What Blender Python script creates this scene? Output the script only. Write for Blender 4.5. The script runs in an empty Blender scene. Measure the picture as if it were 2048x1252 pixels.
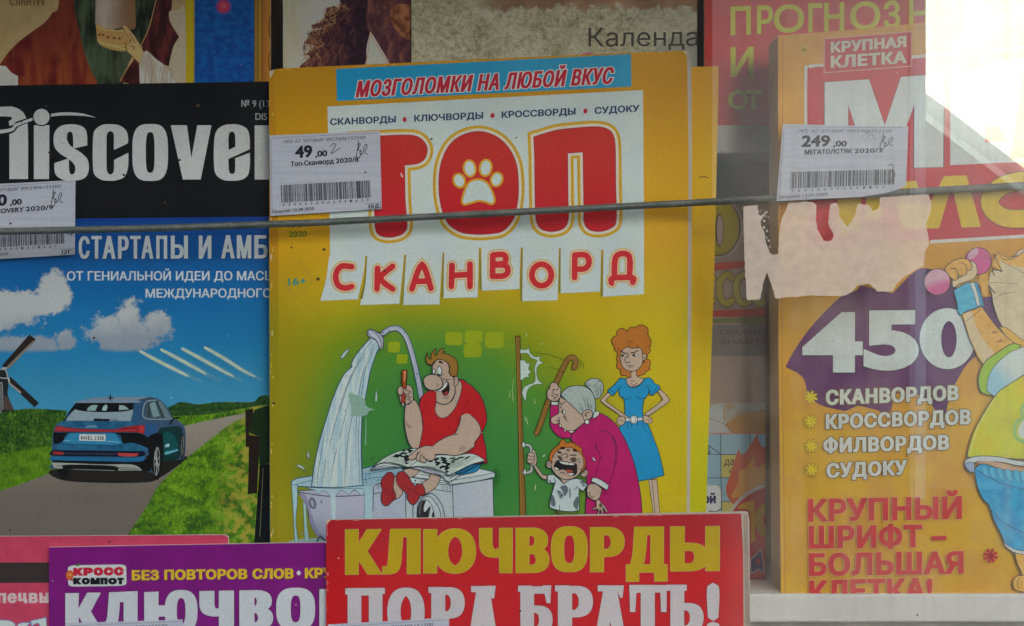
import bpy, math, random
import numpy as np
from mathutils import Vector
from mathutils.geometry import delaunay_2d_cdt

scene = bpy.context.scene
COL = scene.collection
# ------------------------------------------------------------------ camera, sky, sun, exposure
K = 0.00025          # metres per measured unit on the display plane (y = 0)
D = 0.62             # camera distance from that plane
Z0 = 1.40            # eye height
cam_d = bpy.data.cameras.new('camera'); cam = bpy.data.objects.new('camera', cam_d); COL.objects.link(cam)
cam.location = (0, -D, Z0); cam.rotation_euler = (math.radians(90), 0, 0)
cam_d.sensor_width = 36; cam_d.lens = 36 * D / (2048 * K)
cam_d.clip_start = 0.02; cam_d.clip_end = 500
scene.camera = cam
SUN_EL, SUN_AZ = 34.0, 9.0      # azimuth measured from -Y towards +X
world = bpy.data.worlds.new('World'); scene.world = world; world.use_nodes = True
wt = world.node_tree; wt.nodes.clear()
sky = wt.nodes.new('ShaderNodeTexSky'); sky.sky_type = 'NISHITA'; sky.sun_disc = False
sky.sun_elevation = math.radians(SUN_EL); sky.sun_rotation = math.radians(180 - SUN_AZ)
sky.dust_density = 3.0; sky.air_density = 1.2; sky.ozone_density = 1.0
bg = wt.nodes.new('ShaderNodeBackground'); bg.inputs['Strength'].default_value = 0.15
wo = wt.nodes.new('ShaderNodeOutputWorld')
wt.links.new(sky.outputs[0], bg.inputs[0]); wt.links.new(bg.outputs[0], wo.inputs[0])
sun_d = bpy.data.lights.new('sun', 'SUN'); sun_d.energy = 3.0; sun_d.angle = math.radians(0.5); sun_d.color = (1, .95, .87)
sun = bpy.data.objects.new('sun', sun_d); COL.objects.link(sun)
e, a = math.radians(SUN_EL), math.radians(SUN_AZ)
sdir = Vector((math.sin(a) * math.cos(e), -math.cos(a) * math.cos(e), math.sin(e)))   # towards the sun
sun.rotation_euler = sdir.to_track_quat('Z', 'Y').to_euler()
sun.location = sdir * 20
vs = scene.view_settings
vs.view_transform = 'Standard'; vs.look = 'None'; vs.exposure = 1.74; vs.gamma = 1.0; vs.use_curve_mapping = False
scene.cycles.max_bounces = 8; scene.cycles.transparent_max_bounces = 12

# ------------------------------------------------------------------ helpers
random.seed(7)
STEP = 0.000007; LIFT = 0.35
GAIN = 1.75
def W(px, py, h):
    s = K * (D - h) / D
    return ((px - 1024) * s, -h, Z0 + (626 - py) * s)

def lin(c):
    c /= 255.0
    return c / 12.92 if c <= .04045 else ((c + .055) / 1.055) ** 2.4
def alb(c):
    if isinstance(c, str):
        c = c.lstrip('#'); c = tuple(int(c[i:i+2], 16) for i in (0, 2, 4))
    return tuple(min(.84, max(.003, (lin(v) - .013) * GAIN)) for v in c) + (1,)

class T:                                             # tiny node-expression builder
    def __init__(s, m, loc=(0, 0, 0), h=0):
        s.m = m; s.nt = m.node_tree; s.N = s.nt.nodes; s.L = s.nt.links
        tc = s.N.new('ShaderNodeTexCoord'); s.obj = tc.outputs['Object']
        sep = s.N.new('ShaderNodeSeparateXYZ'); s.L.new(s.obj, sep.inputs[0])
        f = K * (D - h) / D
        s.PX = s.op('MULTIPLY_ADD', sep.outputs[0], 1 / f, loc[0] / f + 1024)
        s.PY = s.op('MULTIPLY_ADD', sep.outputs[2], -1 / f, 626 - (loc[2] - Z0) / f)
        s.sx, s.sy, s.sz = sep.outputs
    def put(s, inp, v):
        if isinstance(v, (int, float)): inp.default_value = v
        elif isinstance(v, tuple): inp.default_value = v
        else: s.L.new(v, inp)
    def op(s, o, *a, clamp=False):
        n = s.N.new('ShaderNodeMath'); n.operation = o; n.use_clamp = clamp
        for i, v in enumerate(a): s.put(n.inputs[i], v)
        return n.outputs[0]
    def add(s, a, b): return s.op('ADD', a, b)
    def sub(s, a, b): return s.op('SUBTRACT', a, b)
    def mul(s, a, b): return s.op('MULTIPLY', a, b)
    def sm(s, x, a, b):
        n = s.N.new('ShaderNodeMapRange'); n.interpolation_type = 'SMOOTHSTEP'
        s.put(n.inputs[0], x); n.inputs[1].default_value = a; n.inputs[2].default_value = b
        return n.outputs[0]
    def noise(s, scale, detail=2, sx=1, sy=1, rough=.5, dist=0):
        c = s.N.new('ShaderNodeCombineXYZ'); s.put(c.inputs[0], s.mul(s.PX, sx)); s.put(c.inputs[1], s.mul(s.PY, sy))
        n = s.N.new('ShaderNodeTexNoise'); n.inputs['Scale'].default_value = scale; n.inputs['Detail'].default_value = detail
        n.inputs['Roughness'].default_value = rough; n.inputs['Distortion'].default_value = dist
        s.L.new(c.outputs[0], n.inputs['Vector']); return n.outputs[0]
    def mix(s, f, a, b, mode='MIX'):
        n = s.N.new('ShaderNodeMix'); n.data_type = 'RGBA'; n.blend_type = mode
        s.put(n.inputs[0], f); s.put(n.inputs[6], alb(a) if isinstance(a, str) else a); s.put(n.inputs[7], alb(b) if isinstance(b, str) else b)
        return n.outputs[2]
    def ell(s, cx, cy, rx, ry):                      # 1 at the centre, 0 on the ellipse, negative outside
        u = s.op('MULTIPLY_ADD', s.PX, 1 / rx, -cx / rx); v = s.op('MULTIPLY_ADD', s.PY, 1 / ry, -cy / ry)
        r = s.op('ADD', s.mul(u, u), s.mul(v, v)); return s.sub(1.0, s.op('SQRT', r))
    def ramp(s, f, stops):
        n = s.N.new('ShaderNodeValToRGB'); cr = n.color_ramp
        while len(cr.elements) < len(stops): cr.elements.new(.5)
        for e_, (p, c) in zip(cr.elements, stops): e_.position = p; e_.color = alb(c)
        s.put(n.inputs[0], f); return n.outputs[0]

def finish(t, col, rough, spec, grain=.38, bump=0.0):
    m = t.m; b = t.N['Principled BSDF']
    tx = t.N.new('ShaderNodeTexNoise'); tx.inputs['Scale'].default_value = 1150; tx.inputs['Detail'].default_value = 1
    t.L.new(t.obj, tx.inputs['Vector'])
    t2 = t.N.new('ShaderNodeTexNoise'); t2.inputs['Scale'].default_value = 26; t2.inputs['Detail'].default_value = 3
    t.L.new(t.obj, t2.inputs['Vector'])
    v = t.op('MULTIPLY_ADD', tx.outputs[0], grain, 1 - grain / 2)
    v = t.mul(v, t.op('MULTIPLY_ADD', t2.outputs[0], .22, .89))
    g = t.N.new('ShaderNodeMix'); g.data_type = 'RGBA'; g.blend_type = 'MULTIPLY'; g.inputs[0].default_value = 1
    t.put(g.inputs[6], col)
    cc = t.N.new('ShaderNodeCombineXYZ')
    for i in range(3): t.L.new(v, cc.inputs[i])
    t.L.new(cc.outputs[0], g.inputs[7])
    t.L.new(g.outputs[2], b.inputs['Base Color'])
    b.inputs['Roughness'].default_value = rough; b.inputs['Specular IOR Level'].default_value = spec
    if not bump and spec == .35:                      # the paper is never quite flat: slow waves across the sheet
        t3 = t.N.new('ShaderNodeTexNoise'); t3.inputs['Scale'].default_value = 9; t3.inputs['Detail'].default_value = 2
        t.L.new(t.obj, t3.inputs['Vector'])
        bm = t.N.new('ShaderNodeBump'); bm.inputs['Strength'].default_value = .5; bm.inputs['Distance'].default_value = .012
        t.L.new(t3.outputs[0], bm.inputs['Height']); t.L.new(bm.outputs[0], b.inputs['Normal'])
    if bump:
        bm = t.N.new('ShaderNodeBump'); bm.inputs['Strength'].default_value = bump; bm.inputs['Distance'].default_value = .001
        t.L.new(t2.outputs[0], bm.inputs['Height']); t.L.new(bm.outputs[0], b.inputs['Normal'])
    return m

_mats = {}
def mat(c, rough=.42, spec=.35, grain=.38):
    k = (c, rough, spec, grain, GAIN)
    if k not in _mats:
        m = bpy.data.materials.new('print_' + str(c).strip('#')); m.use_nodes = True
        _mats[k] = finish(T(m), alb(c), rough, spec, grain)
    return _mats[k]
def custom(name, thing, h, fn, rough=.42, spec=.35, grain=.38):
    m = bpy.data.materials.new(name); m.use_nodes = True
    t = T(m, thing.location if thing else (0, 0, 0), h)
    return finish(t, fn(t), rough, spec, grain)

# --- 2D outlines (measured units); "x,y" smooth point, "x,y*" sharp corner
def pts(s, z=None):
    if not isinstance(s, str): r = [tuple(p) if len(p) > 2 else (p[0], p[1], 0) for p in s]
    else:
        r = []
        for w in s.split():
            c = w.endswith('*'); x, y = w.rstrip('*').split(','); r.append((float(x), float(y), 1 if c else 0))
    if z: r = [(z[0] + x / z[2], z[1] + y / z[2], c) for x, y, c in r]
    return r
def smooth(p, closed=True, n=6):
    out = []; N_ = len(p)
    for i in range(N_ if closed else N_ - 1):
        p1 = p[i]; p2 = p[(i + 1) % N_]
        p0 = p[i - 1] if (closed or i > 0) else p1
        p3 = p[(i + 2) % N_] if (closed or i + 2 < N_) else p2
        if p1[2]: p0 = p1
        if p2[2]: p3 = p2
        if p1[2] and p2[2]: out.append(p1[:2]); continue
        for k in range(n):
            t = k / n; t2, t3 = t * t, t * t * t
            out.append(tuple(.5 * (2 * p1[j] + (p2[j] - p0[j]) * t + (2 * p0[j] - 5 * p1[j] + 4 * p2[j] - p3[j]) * t2 + (3 * p1[j] - p0[j] - 3 * p2[j] + p3[j]) * t3) for j in (0, 1)))
    if not closed: out.append(p[-1][:2])
    return out
def area(l):
    a_ = np.array(l, float); x, y = a_[:, 0], a_[:, 1]
    return .5 * float(np.sum(x * np.roll(y, -1) - np.roll(x, -1) * y))
def dedupe(l, eps=1e-4):
    r = []
    for p in l:
        if not r or abs(p[0] - r[-1][0]) + abs(p[1] - r[-1][1]) > eps: r.append(p)
    while len(r) > 2 and abs(r[0][0] - r[-1][0]) + abs(r[0][1] - r[-1][1]) <= eps: r.pop()
    return r
def grow(l, ox, oy=None, sign=None):
    """offset a closed loop outwards (positive area loops grow); different amounts in x and y"""
    oy = ox if oy is None else oy
    l = dedupe(l); n = len(l)
    if n < 3 or (ox == 0 and oy == 0): return l
    P_ = np.array(l, float); E = np.roll(P_, -1, 0) - P_
    Ln = np.hypot(E[:, 0], E[:, 1]); Nn = np.stack([E[:, 1], -E[:, 0]], 1) / Ln[:, None]
    if sign: Nn = Nn * sign
    d = np.sqrt((ox * Nn[:, 0]) ** 2 + (oy * Nn[:, 1]) ** 2) * (1 if (ox + oy) > 0 else -1)
    out = []
    lim = 1.6 * max(abs(ox), abs(oy))
    for i in range(n):
        n0, n1 = Nn[i - 1], Nn[i]; d0, d1 = d[i - 1], d[i]
        det = n0[0] * n1[1] - n0[1] * n1[0]
        if abs(det) < .05: v = n1 * d1 if np.dot(n0, n1) > 0 else (n0 * d0 + n1 * d1) * .5
        else: v = np.array([(d0 * n1[1] - d1 * n0[1]) / det, (n0[0] * d1 - n1[0] * d0) / det])
        q = math.hypot(*v)
        if q > lim: v = v * lim / q
        out.append((l[i][0] + v[0], l[i][1] + v[1]))
    return out
def ribbon(p, w, closed=False, taper=None):
    """outline of a stroke of width w with round ends -> list of loops, positive area"""
    p = dedupe(p)
    if len(p) < 2: return []
    if closed:
        l = p if area(p) > 0 else p[::-1]
        return [grow(l, w / 2), grow(l, -w / 2)[::-1]]
    n = len(p); P_ = np.array(p, float); Tn = np.gradient(P_, axis=0); Tn /= (np.hypot(Tn[:, 0], Tn[:, 1])[:, None] + 1e-9)
    E = P_[1:] - P_[:-1]; E /= (np.hypot(E[:, 0], E[:, 1])[:, None] + 1e-9)
    for i in range(1, n - 1):
        v = E[i - 1] + E[i]; q = math.hypot(*v)
        if q > .2: Tn[i] = v / q
    Tn[0] = E[0]; Tn[-1] = E[-1]
    Nn = np.stack([Tn[:, 1], -Tn[:, 0]], 1)
    rs = []
    for i in range(n):
        r = w / 2
        if taper:
            t = i / (n - 1); r *= (taper[0] + (taper[1] - taper[0]) * t) if len(taper) == 2 else (taper[0] * (1 - t) ** 2 + 2 * taper[1] * t * (1 - t) + taper[2] * t * t)
        if 0 < i < n - 1:
            c = float(np.dot(Tn[i], E[i])); r /= max(.6, c)
        rs.append(r)
    R = [tuple(P_[i] + Nn[i] * rs[i]) for i in range(n)]; Lf = [tuple(P_[i] - Nn[i] * rs[i]) for i in range(n)]
    def cap(c, d, r, rev):
        a0 = math.atan2(d[1], d[0]); k = 4 if r > 1.2 else 2
        return [(c[0] + math.cos(a0 + s_) * r, c[1] + math.sin(a0 + s_) * r) for s_ in [(-math.pi / 2 + math.pi * (i + 1) / (k + 1)) for i in range(k)]]
    loop = R + cap(P_[-1], Tn[-1], rs[-1], 0) + Lf[::-1] + cap(P_[0], -Tn[0], rs[0], 1)
    if area(loop) < 0: loop = loop[::-1]
    return [loop]
def triangulate(loops):
    loops = [dedupe(l) for l in loops]; loops = [l for l in loops if len(l) > 2]
    if not loops: return [], []
    vs_, es = [], []
    for l in loops:
        b = len(vs_); vs_ += [Vector(p) for p in l]; es += [(b + i, b + (i + 1) % len(l)) for i in range(len(l))]
    V, _, F, *_r = delaunay_2d_cdt(vs_, es, [], 0, 1e-5, False)
    if not F: return [], []
    V = [(v.x, v.y) for v in V]
    Va = np.array(V); tri = np.array([f[:3] for f in F]); C = Va[tri].mean(1)
    wn = np.zeros(len(C))
    for l in loops:
        a_ = np.array(l); b_ = np.roll(a_, -1, 0)
        for (x1, y1), (x2, y2) in zip(a_, b_):
            if y1 == y2: continue
            lo, hi = (y1, y2) if y1 < y2 else (y2, y1)
            msk = (C[:, 1] >= lo) & (C[:, 1] < hi)
            if not msk.any(): continue
            xi = x1 + (C[msk, 1] - y1) * (x2 - x1) / (y2 - y1)
            wn[msk] += np.where(xi > C[msk, 0], 1 if y2 > y1 else -1, 0)
    keep = wn > .5
    F = [tuple(int(i) for i in t_) for t_ in tri[keep]]
    return V, F
def clip_tri(tr, poly):
    out = tr
    n = len(poly)
    for i in range(n):
        ax, ay = poly[i]; bx, by = poly[(i + 1) % n]
        f = lambda p: (bx - ax) * (p[1] - ay) - (by - ay) * (p[0] - ax)
        inp, out = out, []
        for j in range(len(inp)):
            p, q = inp[j - 1], inp[j]; fp, fq = f(p), f(q)
            if (fp >= 0) != (fq >= 0):
                t = fp / (fp - fq); out.append((p[0] + (q[0] - p[0]) * t, p[1] + (q[1] - p[1]) * t))
            if fq >= 0: out.append(q)
        if len(out) < 3: return []
    return out

# --- lettering: glyph outlines of the built-in font, fitted to measured quads
_glyph = {}
def glyph_loops(s, track=0.0):
    if (s, track) in _glyph: return _glyph[s, track]
    c = bpy.data.curves.new('lettering', 'FONT'); c.body = s; c.size = 1; c.space_character = 1 + track
    o = bpy.data.objects.new('lettering', c); COL.objects.link(o)
    bpy.context.view_layer.update()
    cu = o.to_curve(bpy.context.evaluated_depsgraph_get())
    loops = []
    for sp in cu.splines:
        b = sp.bezier_points; l = []
        for i in range(len(b)):
            p, q = b[i], b[(i + 1) % len(b)]
            A_, B_, C_, D_ = p.co, p.handle_right, q.handle_left, q.co
            st = ((D_ - A_).cross(B_ - A_).length + (D_ - A_).cross(C_ - A_).length) < 1e-4 * max(1e-6, (D_ - A_).length)
            for k in range(1 if st else 6):
                t = k / 6; u = 1 - t; v = A_ * u**3 + B_ * 3*u*u*t + C_ * 3*u*t*t + D_ * t**3
                l.append((v.x, v.y))
        loops.append(dedupe(l))
    o.to_curve_clear(); bpy.data.objects.remove(o); bpy.data.curves.remove(c)
    loops = [l for l in loops if len(l) > 2]
    def inside(pt, l):
        c_ = False
        for (x1, y1), (x2, y2) in zip(l, l[1:] + l[:1]):
            if (y1 > pt[1]) != (y2 > pt[1]) and pt[0] < x1 + (pt[1] - y1) * (x2 - x1) / (y2 - y1): c_ = not c_
        return c_
    fixed = []
    for l in loops:                                  # outer outlines positive, counters negative
        ch = l + [((p_[0] + q_[0]) / 2, (p_[1] + q_[1]) / 2) for p_, q_ in zip(l, l[1:] + l[:1])]
        dep = sum(1 for k in loops if k is not l and all(inside(c_, k) for c_ in ch))
        fixed.append(l if (area(l) > 0) == (dep % 2 == 0) else l[::-1])
    loops = fixed
    _glyph[s, track] = loops
    return loops
CAP = 0.727
def quad_map(q):
    (ax, ay), (bx, by), (cx, cy), (dx, dy) = q      # TL TR BR BL
    def f(u, v):
        return ((ax * (1 - u) + bx * u) * (1 - v) + (dx * (1 - u) + cx * u) * v, (ay * (1 - u) + by * u) * (1 - v) + (dy * (1 - u) + cy * u) * v)
    return f
def Q(x0, y0, x1, y1, h, slant=0, h1=None):
    h1 = h if h1 is None else h1
    return ((x0 + slant, y0 - h), (x1 + slant, y1 - h1), (x1, y1), (x0, y0))

class Thing:
    def __init__(s, name, label, cat, base, h, group=None):
        o = bpy.data.objects.new(name, None); COL.objects.link(o); s.o = o
        o.empty_display_size = .02
        o.location = W(base[0], base[1], h); s.location = tuple(o.location); s.h = h
        o['label'] = label; o['category'] = cat
        if group: o['group'] = group
        s.clip = None
class Part:
    def __init__(s, thing, name, lift=0.0, parent=None, label=None, rough=.42, spec=.35):
        s.t = thing; s.name = name; s.h = thing.h + lift * LIFT; s.z = 0; s.ws = 1; s.parent = parent; s.label = label
        s.V = []; s.F = []; s.M = []; s.mats = []; s.rough = rough; s.spec = spec; s.clip = thing.clip; s.ob = None
    def mi(s, c):
        m = mat(c, s.rough, s.spec) if isinstance(c, str) else c
        if m not in s.mats: s.mats.append(m)
        return s.mats.index(m)
    def raw(s, V, F, c):
        h = s.h + s.z * STEP; s.z += 1
        i = s.mi(c)
        if s.clip:
            x0 = min(p[0] for p in s.clip); x1 = max(p[0] for p in s.clip); y0 = min(p[1] for p in s.clip); y1 = max(p[1] for p in s.clip)
            cen = s.clip
        b = {}
        def vid(p):
            if p not in b: b[p] = len(s.V); s.V.append(W(p[0], p[1], h))
            return b[p]
        for f in F:
            tr = [V[k] for k in f]
            if area(tr) < 0: tr = tr[::-1]
            if s.clip:
                tr = clip_tri(tr, s.clip)
                if not tr: continue
            ids = [vid(p) for p in tr]
            ids2 = []
            for k in ids:
                if k not in ids2: ids2.append(k)
            if len(ids2) > 2: s.F.append(ids2[::-1]); s.M.append(i)
    def fill(s, loops, c):
        V, F = triangulate(loops); s.raw(V, F, c); return s
    def sh(s, p, c, z=None, line=None, lc='#20262a', n=6):
        l = smooth(pts(p, z), True, n)
        if area(l) < 0: l = l[::-1]
        s.fill([l], c)
        if line: s.fill(ribbon(l, line, True), lc)
        return s
    def ln(s, ps, w, c='#20262a', z=None, taper=None, closed=False, n=6):
        if isinstance(ps, str): ps = ps.split('|')
        L = []; w *= s.ws
        for p in ps: L += ribbon(smooth(pts(p, z), closed, n), w, closed, taper)
        return s.fill(L, c)
    def el(s, cx, cy, rx, ry, c, z=None, rot=0, line=None, lc='#20262a', e=2.0, n=28):
        if z: cx, cy, rx, ry = z[0] + cx / z[2], z[1] + cy / z[2], rx / z[2], ry / z[2]
        l = []; ca, sa = math.cos(math.radians(rot)), math.sin(math.radians(rot))
        for i in range(n):
            t = 2 * math.pi * i / n; x = rx * math.copysign(abs(math.cos(t)) ** (2 / e), math.cos(t)); y = ry * math.copysign(abs(math.sin(t)) ** (2 / e), math.sin(t))
            l.append((cx + x * ca - y * sa, cy + x * sa + y * ca))
        s.fill([l], c)
        if line: s.fill(ribbon(l, line, True), lc)
        return s
    def tx(s, body, quad, layers, z=None, track=0.0, fit='cap', extra=None):
        """layers: [(colour, ox, oy)] painted in turn; quad TL TR BR BL around cap height (fit='cap') or the inked box (fit='box')"""
        if z: quad = [(z[0] + x / z[2], z[1] + y / z[2]) for x, y in quad]
        g = glyph_loops(body, track); f = quad_map(quad)
        xs = [p[0] for l in g for p in l]; ys = [p[1] for l in g for p in l]
        x0, x1 = min(xs), max(xs); y0, y1 = (0, CAP) if fit == 'cap' else (min(ys), max(ys))
        base = [[f((x - x0) / (x1 - x0), 1 - (y - y0) / (y1 - y0)) for x, y in l] for l in g]
        # after the flip of y the outer loops run the other way
        base = [l[::-1] for l in base]
        if extra: base = base + [l if area(l) > 0 else l[::-1] for l in extra]
        for c, ox, oy in layers:
            s.fill([grow(l, ox, oy) for l in base], c)
        return s
    def letters(s, spec, y, layers, z=None, inset=None, extra=None):
        """spec: [(char, x0, x1)] each glyph fitted to its own box; y = (top_left, base_left, top_right, base_right) over the row"""
        xa, xb = spec[0][1], spec[-1][2]; ox, oy = inset if inset else (layers[-1][1], layers[-1][2])
        sc = z[2] if z else 1
        allg = []
        for it in spec:
            ch, x0, x1 = it[:3]; dt, db = (it[3], it[4]) if len(it) > 4 else (0, 0)
            X0, X1 = x0 + ox * sc, x1 - ox * sc
            yy = lambda x, i: y[i] + (y[i + 2] - y[i]) * (x - xa) / (xb - xa)
            q = [(X0, yy(X0, 0) + oy * sc + dt), (X1, yy(X1, 0) + oy * sc + dt), (X1, yy(X1, 1) - oy * sc + db), (X0, yy(X0, 1) - oy * sc + db)]
            if z: q = [(z[0] + a_ / z[2], z[1] + b_ / z[2]) for a_, b_ in q]
            g = glyph_loops(ch); f = quad_map(q)
            xs = [p[0] for l in g for p in l]; ys = [p[1] for l in g for p in l]
            gx0, gx1 = min(xs), max(xs); gy0, gy1 = min(ys), max(ys)
            allg += [[f((x_ - gx0) / (gx1 - gx0), 1 - (y_ - gy0) / (gy1 - gy0)) for x_, y_ in l][::-1] for l in g]
        ex = []
        if extra:
            for e_ in extra:
                l = [p[:2] for p in pts(e_, z)]; ex.append(l if area(l) > 0 else l[::-1])
        for c, gx, gy in layers:
            s.fill([grow(l, gx, gy) for l in allg] + [grow(l, max(0, gx - ox), max(0, gy - oy)) for l in ex], c)
        return s
    def quad(s, q, c): return s.fill([[p for p in q] if area(q) > 0 else list(q)[::-1]], c)
    def done(s):
        loc = s.t.location
        me = bpy.data.meshes.new(s.name)
        me.from_pydata([(v[0] - loc[0], v[1] - loc[1], v[2] - loc[2]) for v in s.V], [], s.F)
        for m in s.mats: me.materials.append(m)
        me.polygons.foreach_set('material_index', s.M)
        me.update()
        o = bpy.data.objects.new(s.name, me); COL.objects.link(o); o.parent = s.parent or s.t.o
        if s.label: o['label'] = s.label
        s.ob = o; return o
def slab(thing, name, outline, thick, m, side=None, lift=0.0, parent=None, curl=None):
    """a sheet or block whose front face is the measured outline, going straight back by thick"""
    l = [tuple(p) for p in outline]
    if area(l) < 0: l = l[::-1]
    h = thing.h + lift; loc = thing.location; n = len(l)
    V = []
    for b in (0, 1):
        for p in l:
            x, y, zz = W(p[0], p[1], h); V.append((x - loc[0], y + b * thick - loc[1], zz - loc[2]))
    Vt, F = triangulate([l])
    # map triangulation vertices back on to the outline (no new points for a simple outline)
    idx = []
    for v in Vt:
        idx.append(min(range(n), key=lambda i: (l[i][0] - v[0]) ** 2 + (l[i][1] - v[1]) ** 2))
    fs = [[idx[i] for i in f] for f in F]; fs = [f if area([l[i] for i in f]) > 0 else f[::-1] for f in fs]
    faces = [f[::-1] for f in fs] + [[i + n for i in f] for f in fs] + [[i, (i + 1) % n, (i + 1) % n + n, i + n] for i in range(n)]
    mi = [0] * len(fs) + [1 if side else 0] * (len(fs) + n)
    me = bpy.data.meshes.new(name); me.from_pydata(V, [], faces)
    me.materials.append(m)
    if side: me.materials.append(side)
    me.polygons.foreach_set('material_index', mi); me.update()
    o = bpy.data.objects.new(name, me); COL.objects.link(o); o.parent = parent or thing.o
    return o
def boxmesh(name, x0, x1, y0, y1, z0, z1, m, origin=None, bevel=0):
    import bmesh
    bm = bmesh.new()
    og = origin or ((x0 + x1) / 2, (y0 + y1) / 2, z0)
    bmesh.ops.create_cube(bm, size=1)
    for v in bm.verts:
        v.co = Vector(((x0 + x1) / 2 + v.co.x * (x1 - x0) - og[0], (y0 + y1) / 2 + v.co.y * (y1 - y0) - og[1], (z0 + z1) / 2 + v.co.z * (z1 - z0) - og[2]))
    if bevel: bmesh.ops.bevel(bm, geom=bm.edges[:], offset=bevel, segments=2, affect='EDGES')
    me = bpy.data.meshes.new(name); bm.to_mesh(me); bm.free(); me.materials.append(m)
    o = bpy.data.objects.new(name, me); COL.objects.link(o); o.location = og
    return o
def tag(o, label, cat, group=None):
    o['label'] = label; o['category'] = cat
    if group: o['group'] = group
    return o
def R(x0, y0, x1, y1): return [(x0, y0), (x1, y0), (x1, y1), (x0, y1)]
# ================================================================== the place
def flat(name, hexc, rough=.7, spec=.3, grain=.3, bump=0.0):
    m = bpy.data.materials.new(name); m.use_nodes = True
    return finish(T(m), alb(hexc) if isinstance(hexc, str) else hexc, rough, spec, grain, bump)
M_white_rail = flat('white_painted_rail', (.70, .72, .71, 1), .45, .4, .25)
M_board = flat('brown_backboard', (.42, .31, .21, 1), .8)
M_kiosk = flat('kiosk_paint', (.30, .32, .33, 1), .5)
M_alu = flat('grey_frame', (.35, .36, .37, 1), .35)
M_pave = flat('asphalt', (.04, .038, .036, 1), .9)
M_wall = flat('dark_render', (.022, .021, .022, 1), .9)
M_wall2 = flat('grey_render', (.30, .30, .31, 1), .85)
M_fascia = flat('white_fascia', (.75, .75, .73, 1), .6)

pv = boxmesh('pavement', -25, 25, -25, 8, -.1, 0, M_pave); pv['kind'] = 'structure'
# the kiosk round the window
kt = bpy.data.objects.new('kiosk', None); COL.objects.link(kt); kt.location = (0, .3, 0)
tag(kt, 'grey painted newspaper kiosk holding the window display of magazines', 'kiosk')
def kpart(name, x0, x1, y0, y1, z0, z1, m):
    o = boxmesh(name, x0, x1, y0, y1, z0, z1, m, origin=(0, .3, 0)); o.parent = kt; o.location = (0, 0, 0); return o
kpart('back_panel', -.9, .9, .052, .07, .7, 2.3, M_board)
kpart('lower_wall', -1.2, 1.2, -.06, .05, 0, .78, M_kiosk)
kpart('upper_wall', -1.2, 1.2, -.06, .05, 2.1, 2.5, M_kiosk)
kpart('side_post', -1.2, -.9, -.06, .05, .782, 2.098, M_kiosk)
kpart('side_post', .9, 1.2, -.06, .05, .782, 2.098, M_kiosk)
kpart('shade_hood', -1.0, 1.0, -.125, -.062, 1.615, 1.65, M_kiosk)  # unseen hood, added to darken the upper part of the display
SHADE_AWN = kpart('shade_awning', -1.6, 1.6, -.55, -.062, 2.12, 2.2, M_kiosk)  # unseen awning, added to hold back sun and sky light

def rail(label, py0, py1, h, x0, x1, depth):
    a_ = W(1024, py0, h); b_ = W(1024, py1, h)
    o = boxmesh('shelf', x0, x1, a_[1], a_[1] + depth, b_[2], a_[2], M_white_rail, bevel=.0008)
    return tag(o, label, 'shelf')
rail('white shelf ledge crossing behind the yellow magazines under the red forecast magazine', 250, 306, -.012, -.8, .8, .058)
xl = W(1494, 0, .026)[0]
rail('white shelf lip under the thick orange puzzle book at the bottom right', 1189, 1245, .0275, xl, .8, .075)
ld = W(1024, 1245, .0275)[2]
tag(boxmesh('ledge_strip', xl, .8, -.024, .02, ld - .03, ld - .0005, flat('shaded_strip', (.36, .36, .35, 1), .5)), 'grey strip running below the white bottom shelf lip', 'strip')

# what the window pane mirrors: a low house across the yard and a dark block beside it
GH = .042                                                # window pane, this far in front of the display plane
hf = 9.0
def mir(px, py):                                         # a point seen in the mirror at distance hf behind the camera's glass
    f = K * (D + hf) / D
    return (px - 1024) * f, Z0 + (626 - py) * f
# ================================================================== across the yard (seen only in the pane)
yh = bpy.data.objects.new('shed', None); COL.objects.link(yh)
x0, zt = mir(1829, 200); x1, z1 = mir(2032, 356)
yy = -hf - GH
yh.location = (x0, yy, 0)
tag(yh, 'low grey shed with a white sloping fascia mirrored faintly in the glass at right', 'shed')
sl = (z1 - zt) / (x1 - x0)
def prism(name, poly, y0, y1, m, par):
    n = len(poly); V = [(a_ - par.location[0], y0 - par.location[1], b_) for a_, b_ in poly] + [(a_ - par.location[0], y1 - par.location[1], b_) for a_, b_ in poly]
    Fc = [list(range(n)), list(range(2 * n - 1, n - 1, -1))] + [[i, i + n, (i + 1) % n + n, (i + 1) % n] for i in range(n)]
    me = bpy.data.meshes.new(name); me.from_pydata(V, [], Fc); me.materials.append(m); o = bpy.data.objects.new(name, me); COL.objects.link(o); o.parent = par; return o
X2 = x0 + 5.0
M_poly = bpy.data.materials.new('translucent_plastic'); M_poly.use_nodes = True; _n = M_poly.node_tree; _n.nodes.clear()
_o = _n.nodes.new('ShaderNodeOutputMaterial'); _t = _n.nodes.new('ShaderNodeBsdfTranslucent'); _t.inputs[0].default_value = (.82, .88, .86, 1); _n.links.new(_t.outputs[0], _o.inputs[0])
prism('wall', [(x0, 0), (X2, 0), (X2, max(.5, zt + sl * 5.0)), (x0, zt - .02)], yy - 3, yy - .3, M_wall2, yh)
bw = .15
prism('fascia', [(x0 - .0, zt - .0), (X2, zt + sl * 5.0), (X2, zt + sl * 5.0 + bw), (x0, zt + bw)], yy - .26, yy - .1, M_poly, yh)
bl = bpy.data.objects.new('building', None); COL.objects.link(bl); bl.location = (x0 - 6, yy, 0)
tag(bl, 'tall dark building across the yard mirrored as the dark part of the glass', 'building')
prism('wall', [(x0 - 16, 0), (x0, 0), (x0, 9.5), (x0 - 16, 9.5)], yy - 6, yy + .1, M_wall, bl)
pw = mir(1806, 0)[0]
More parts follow.
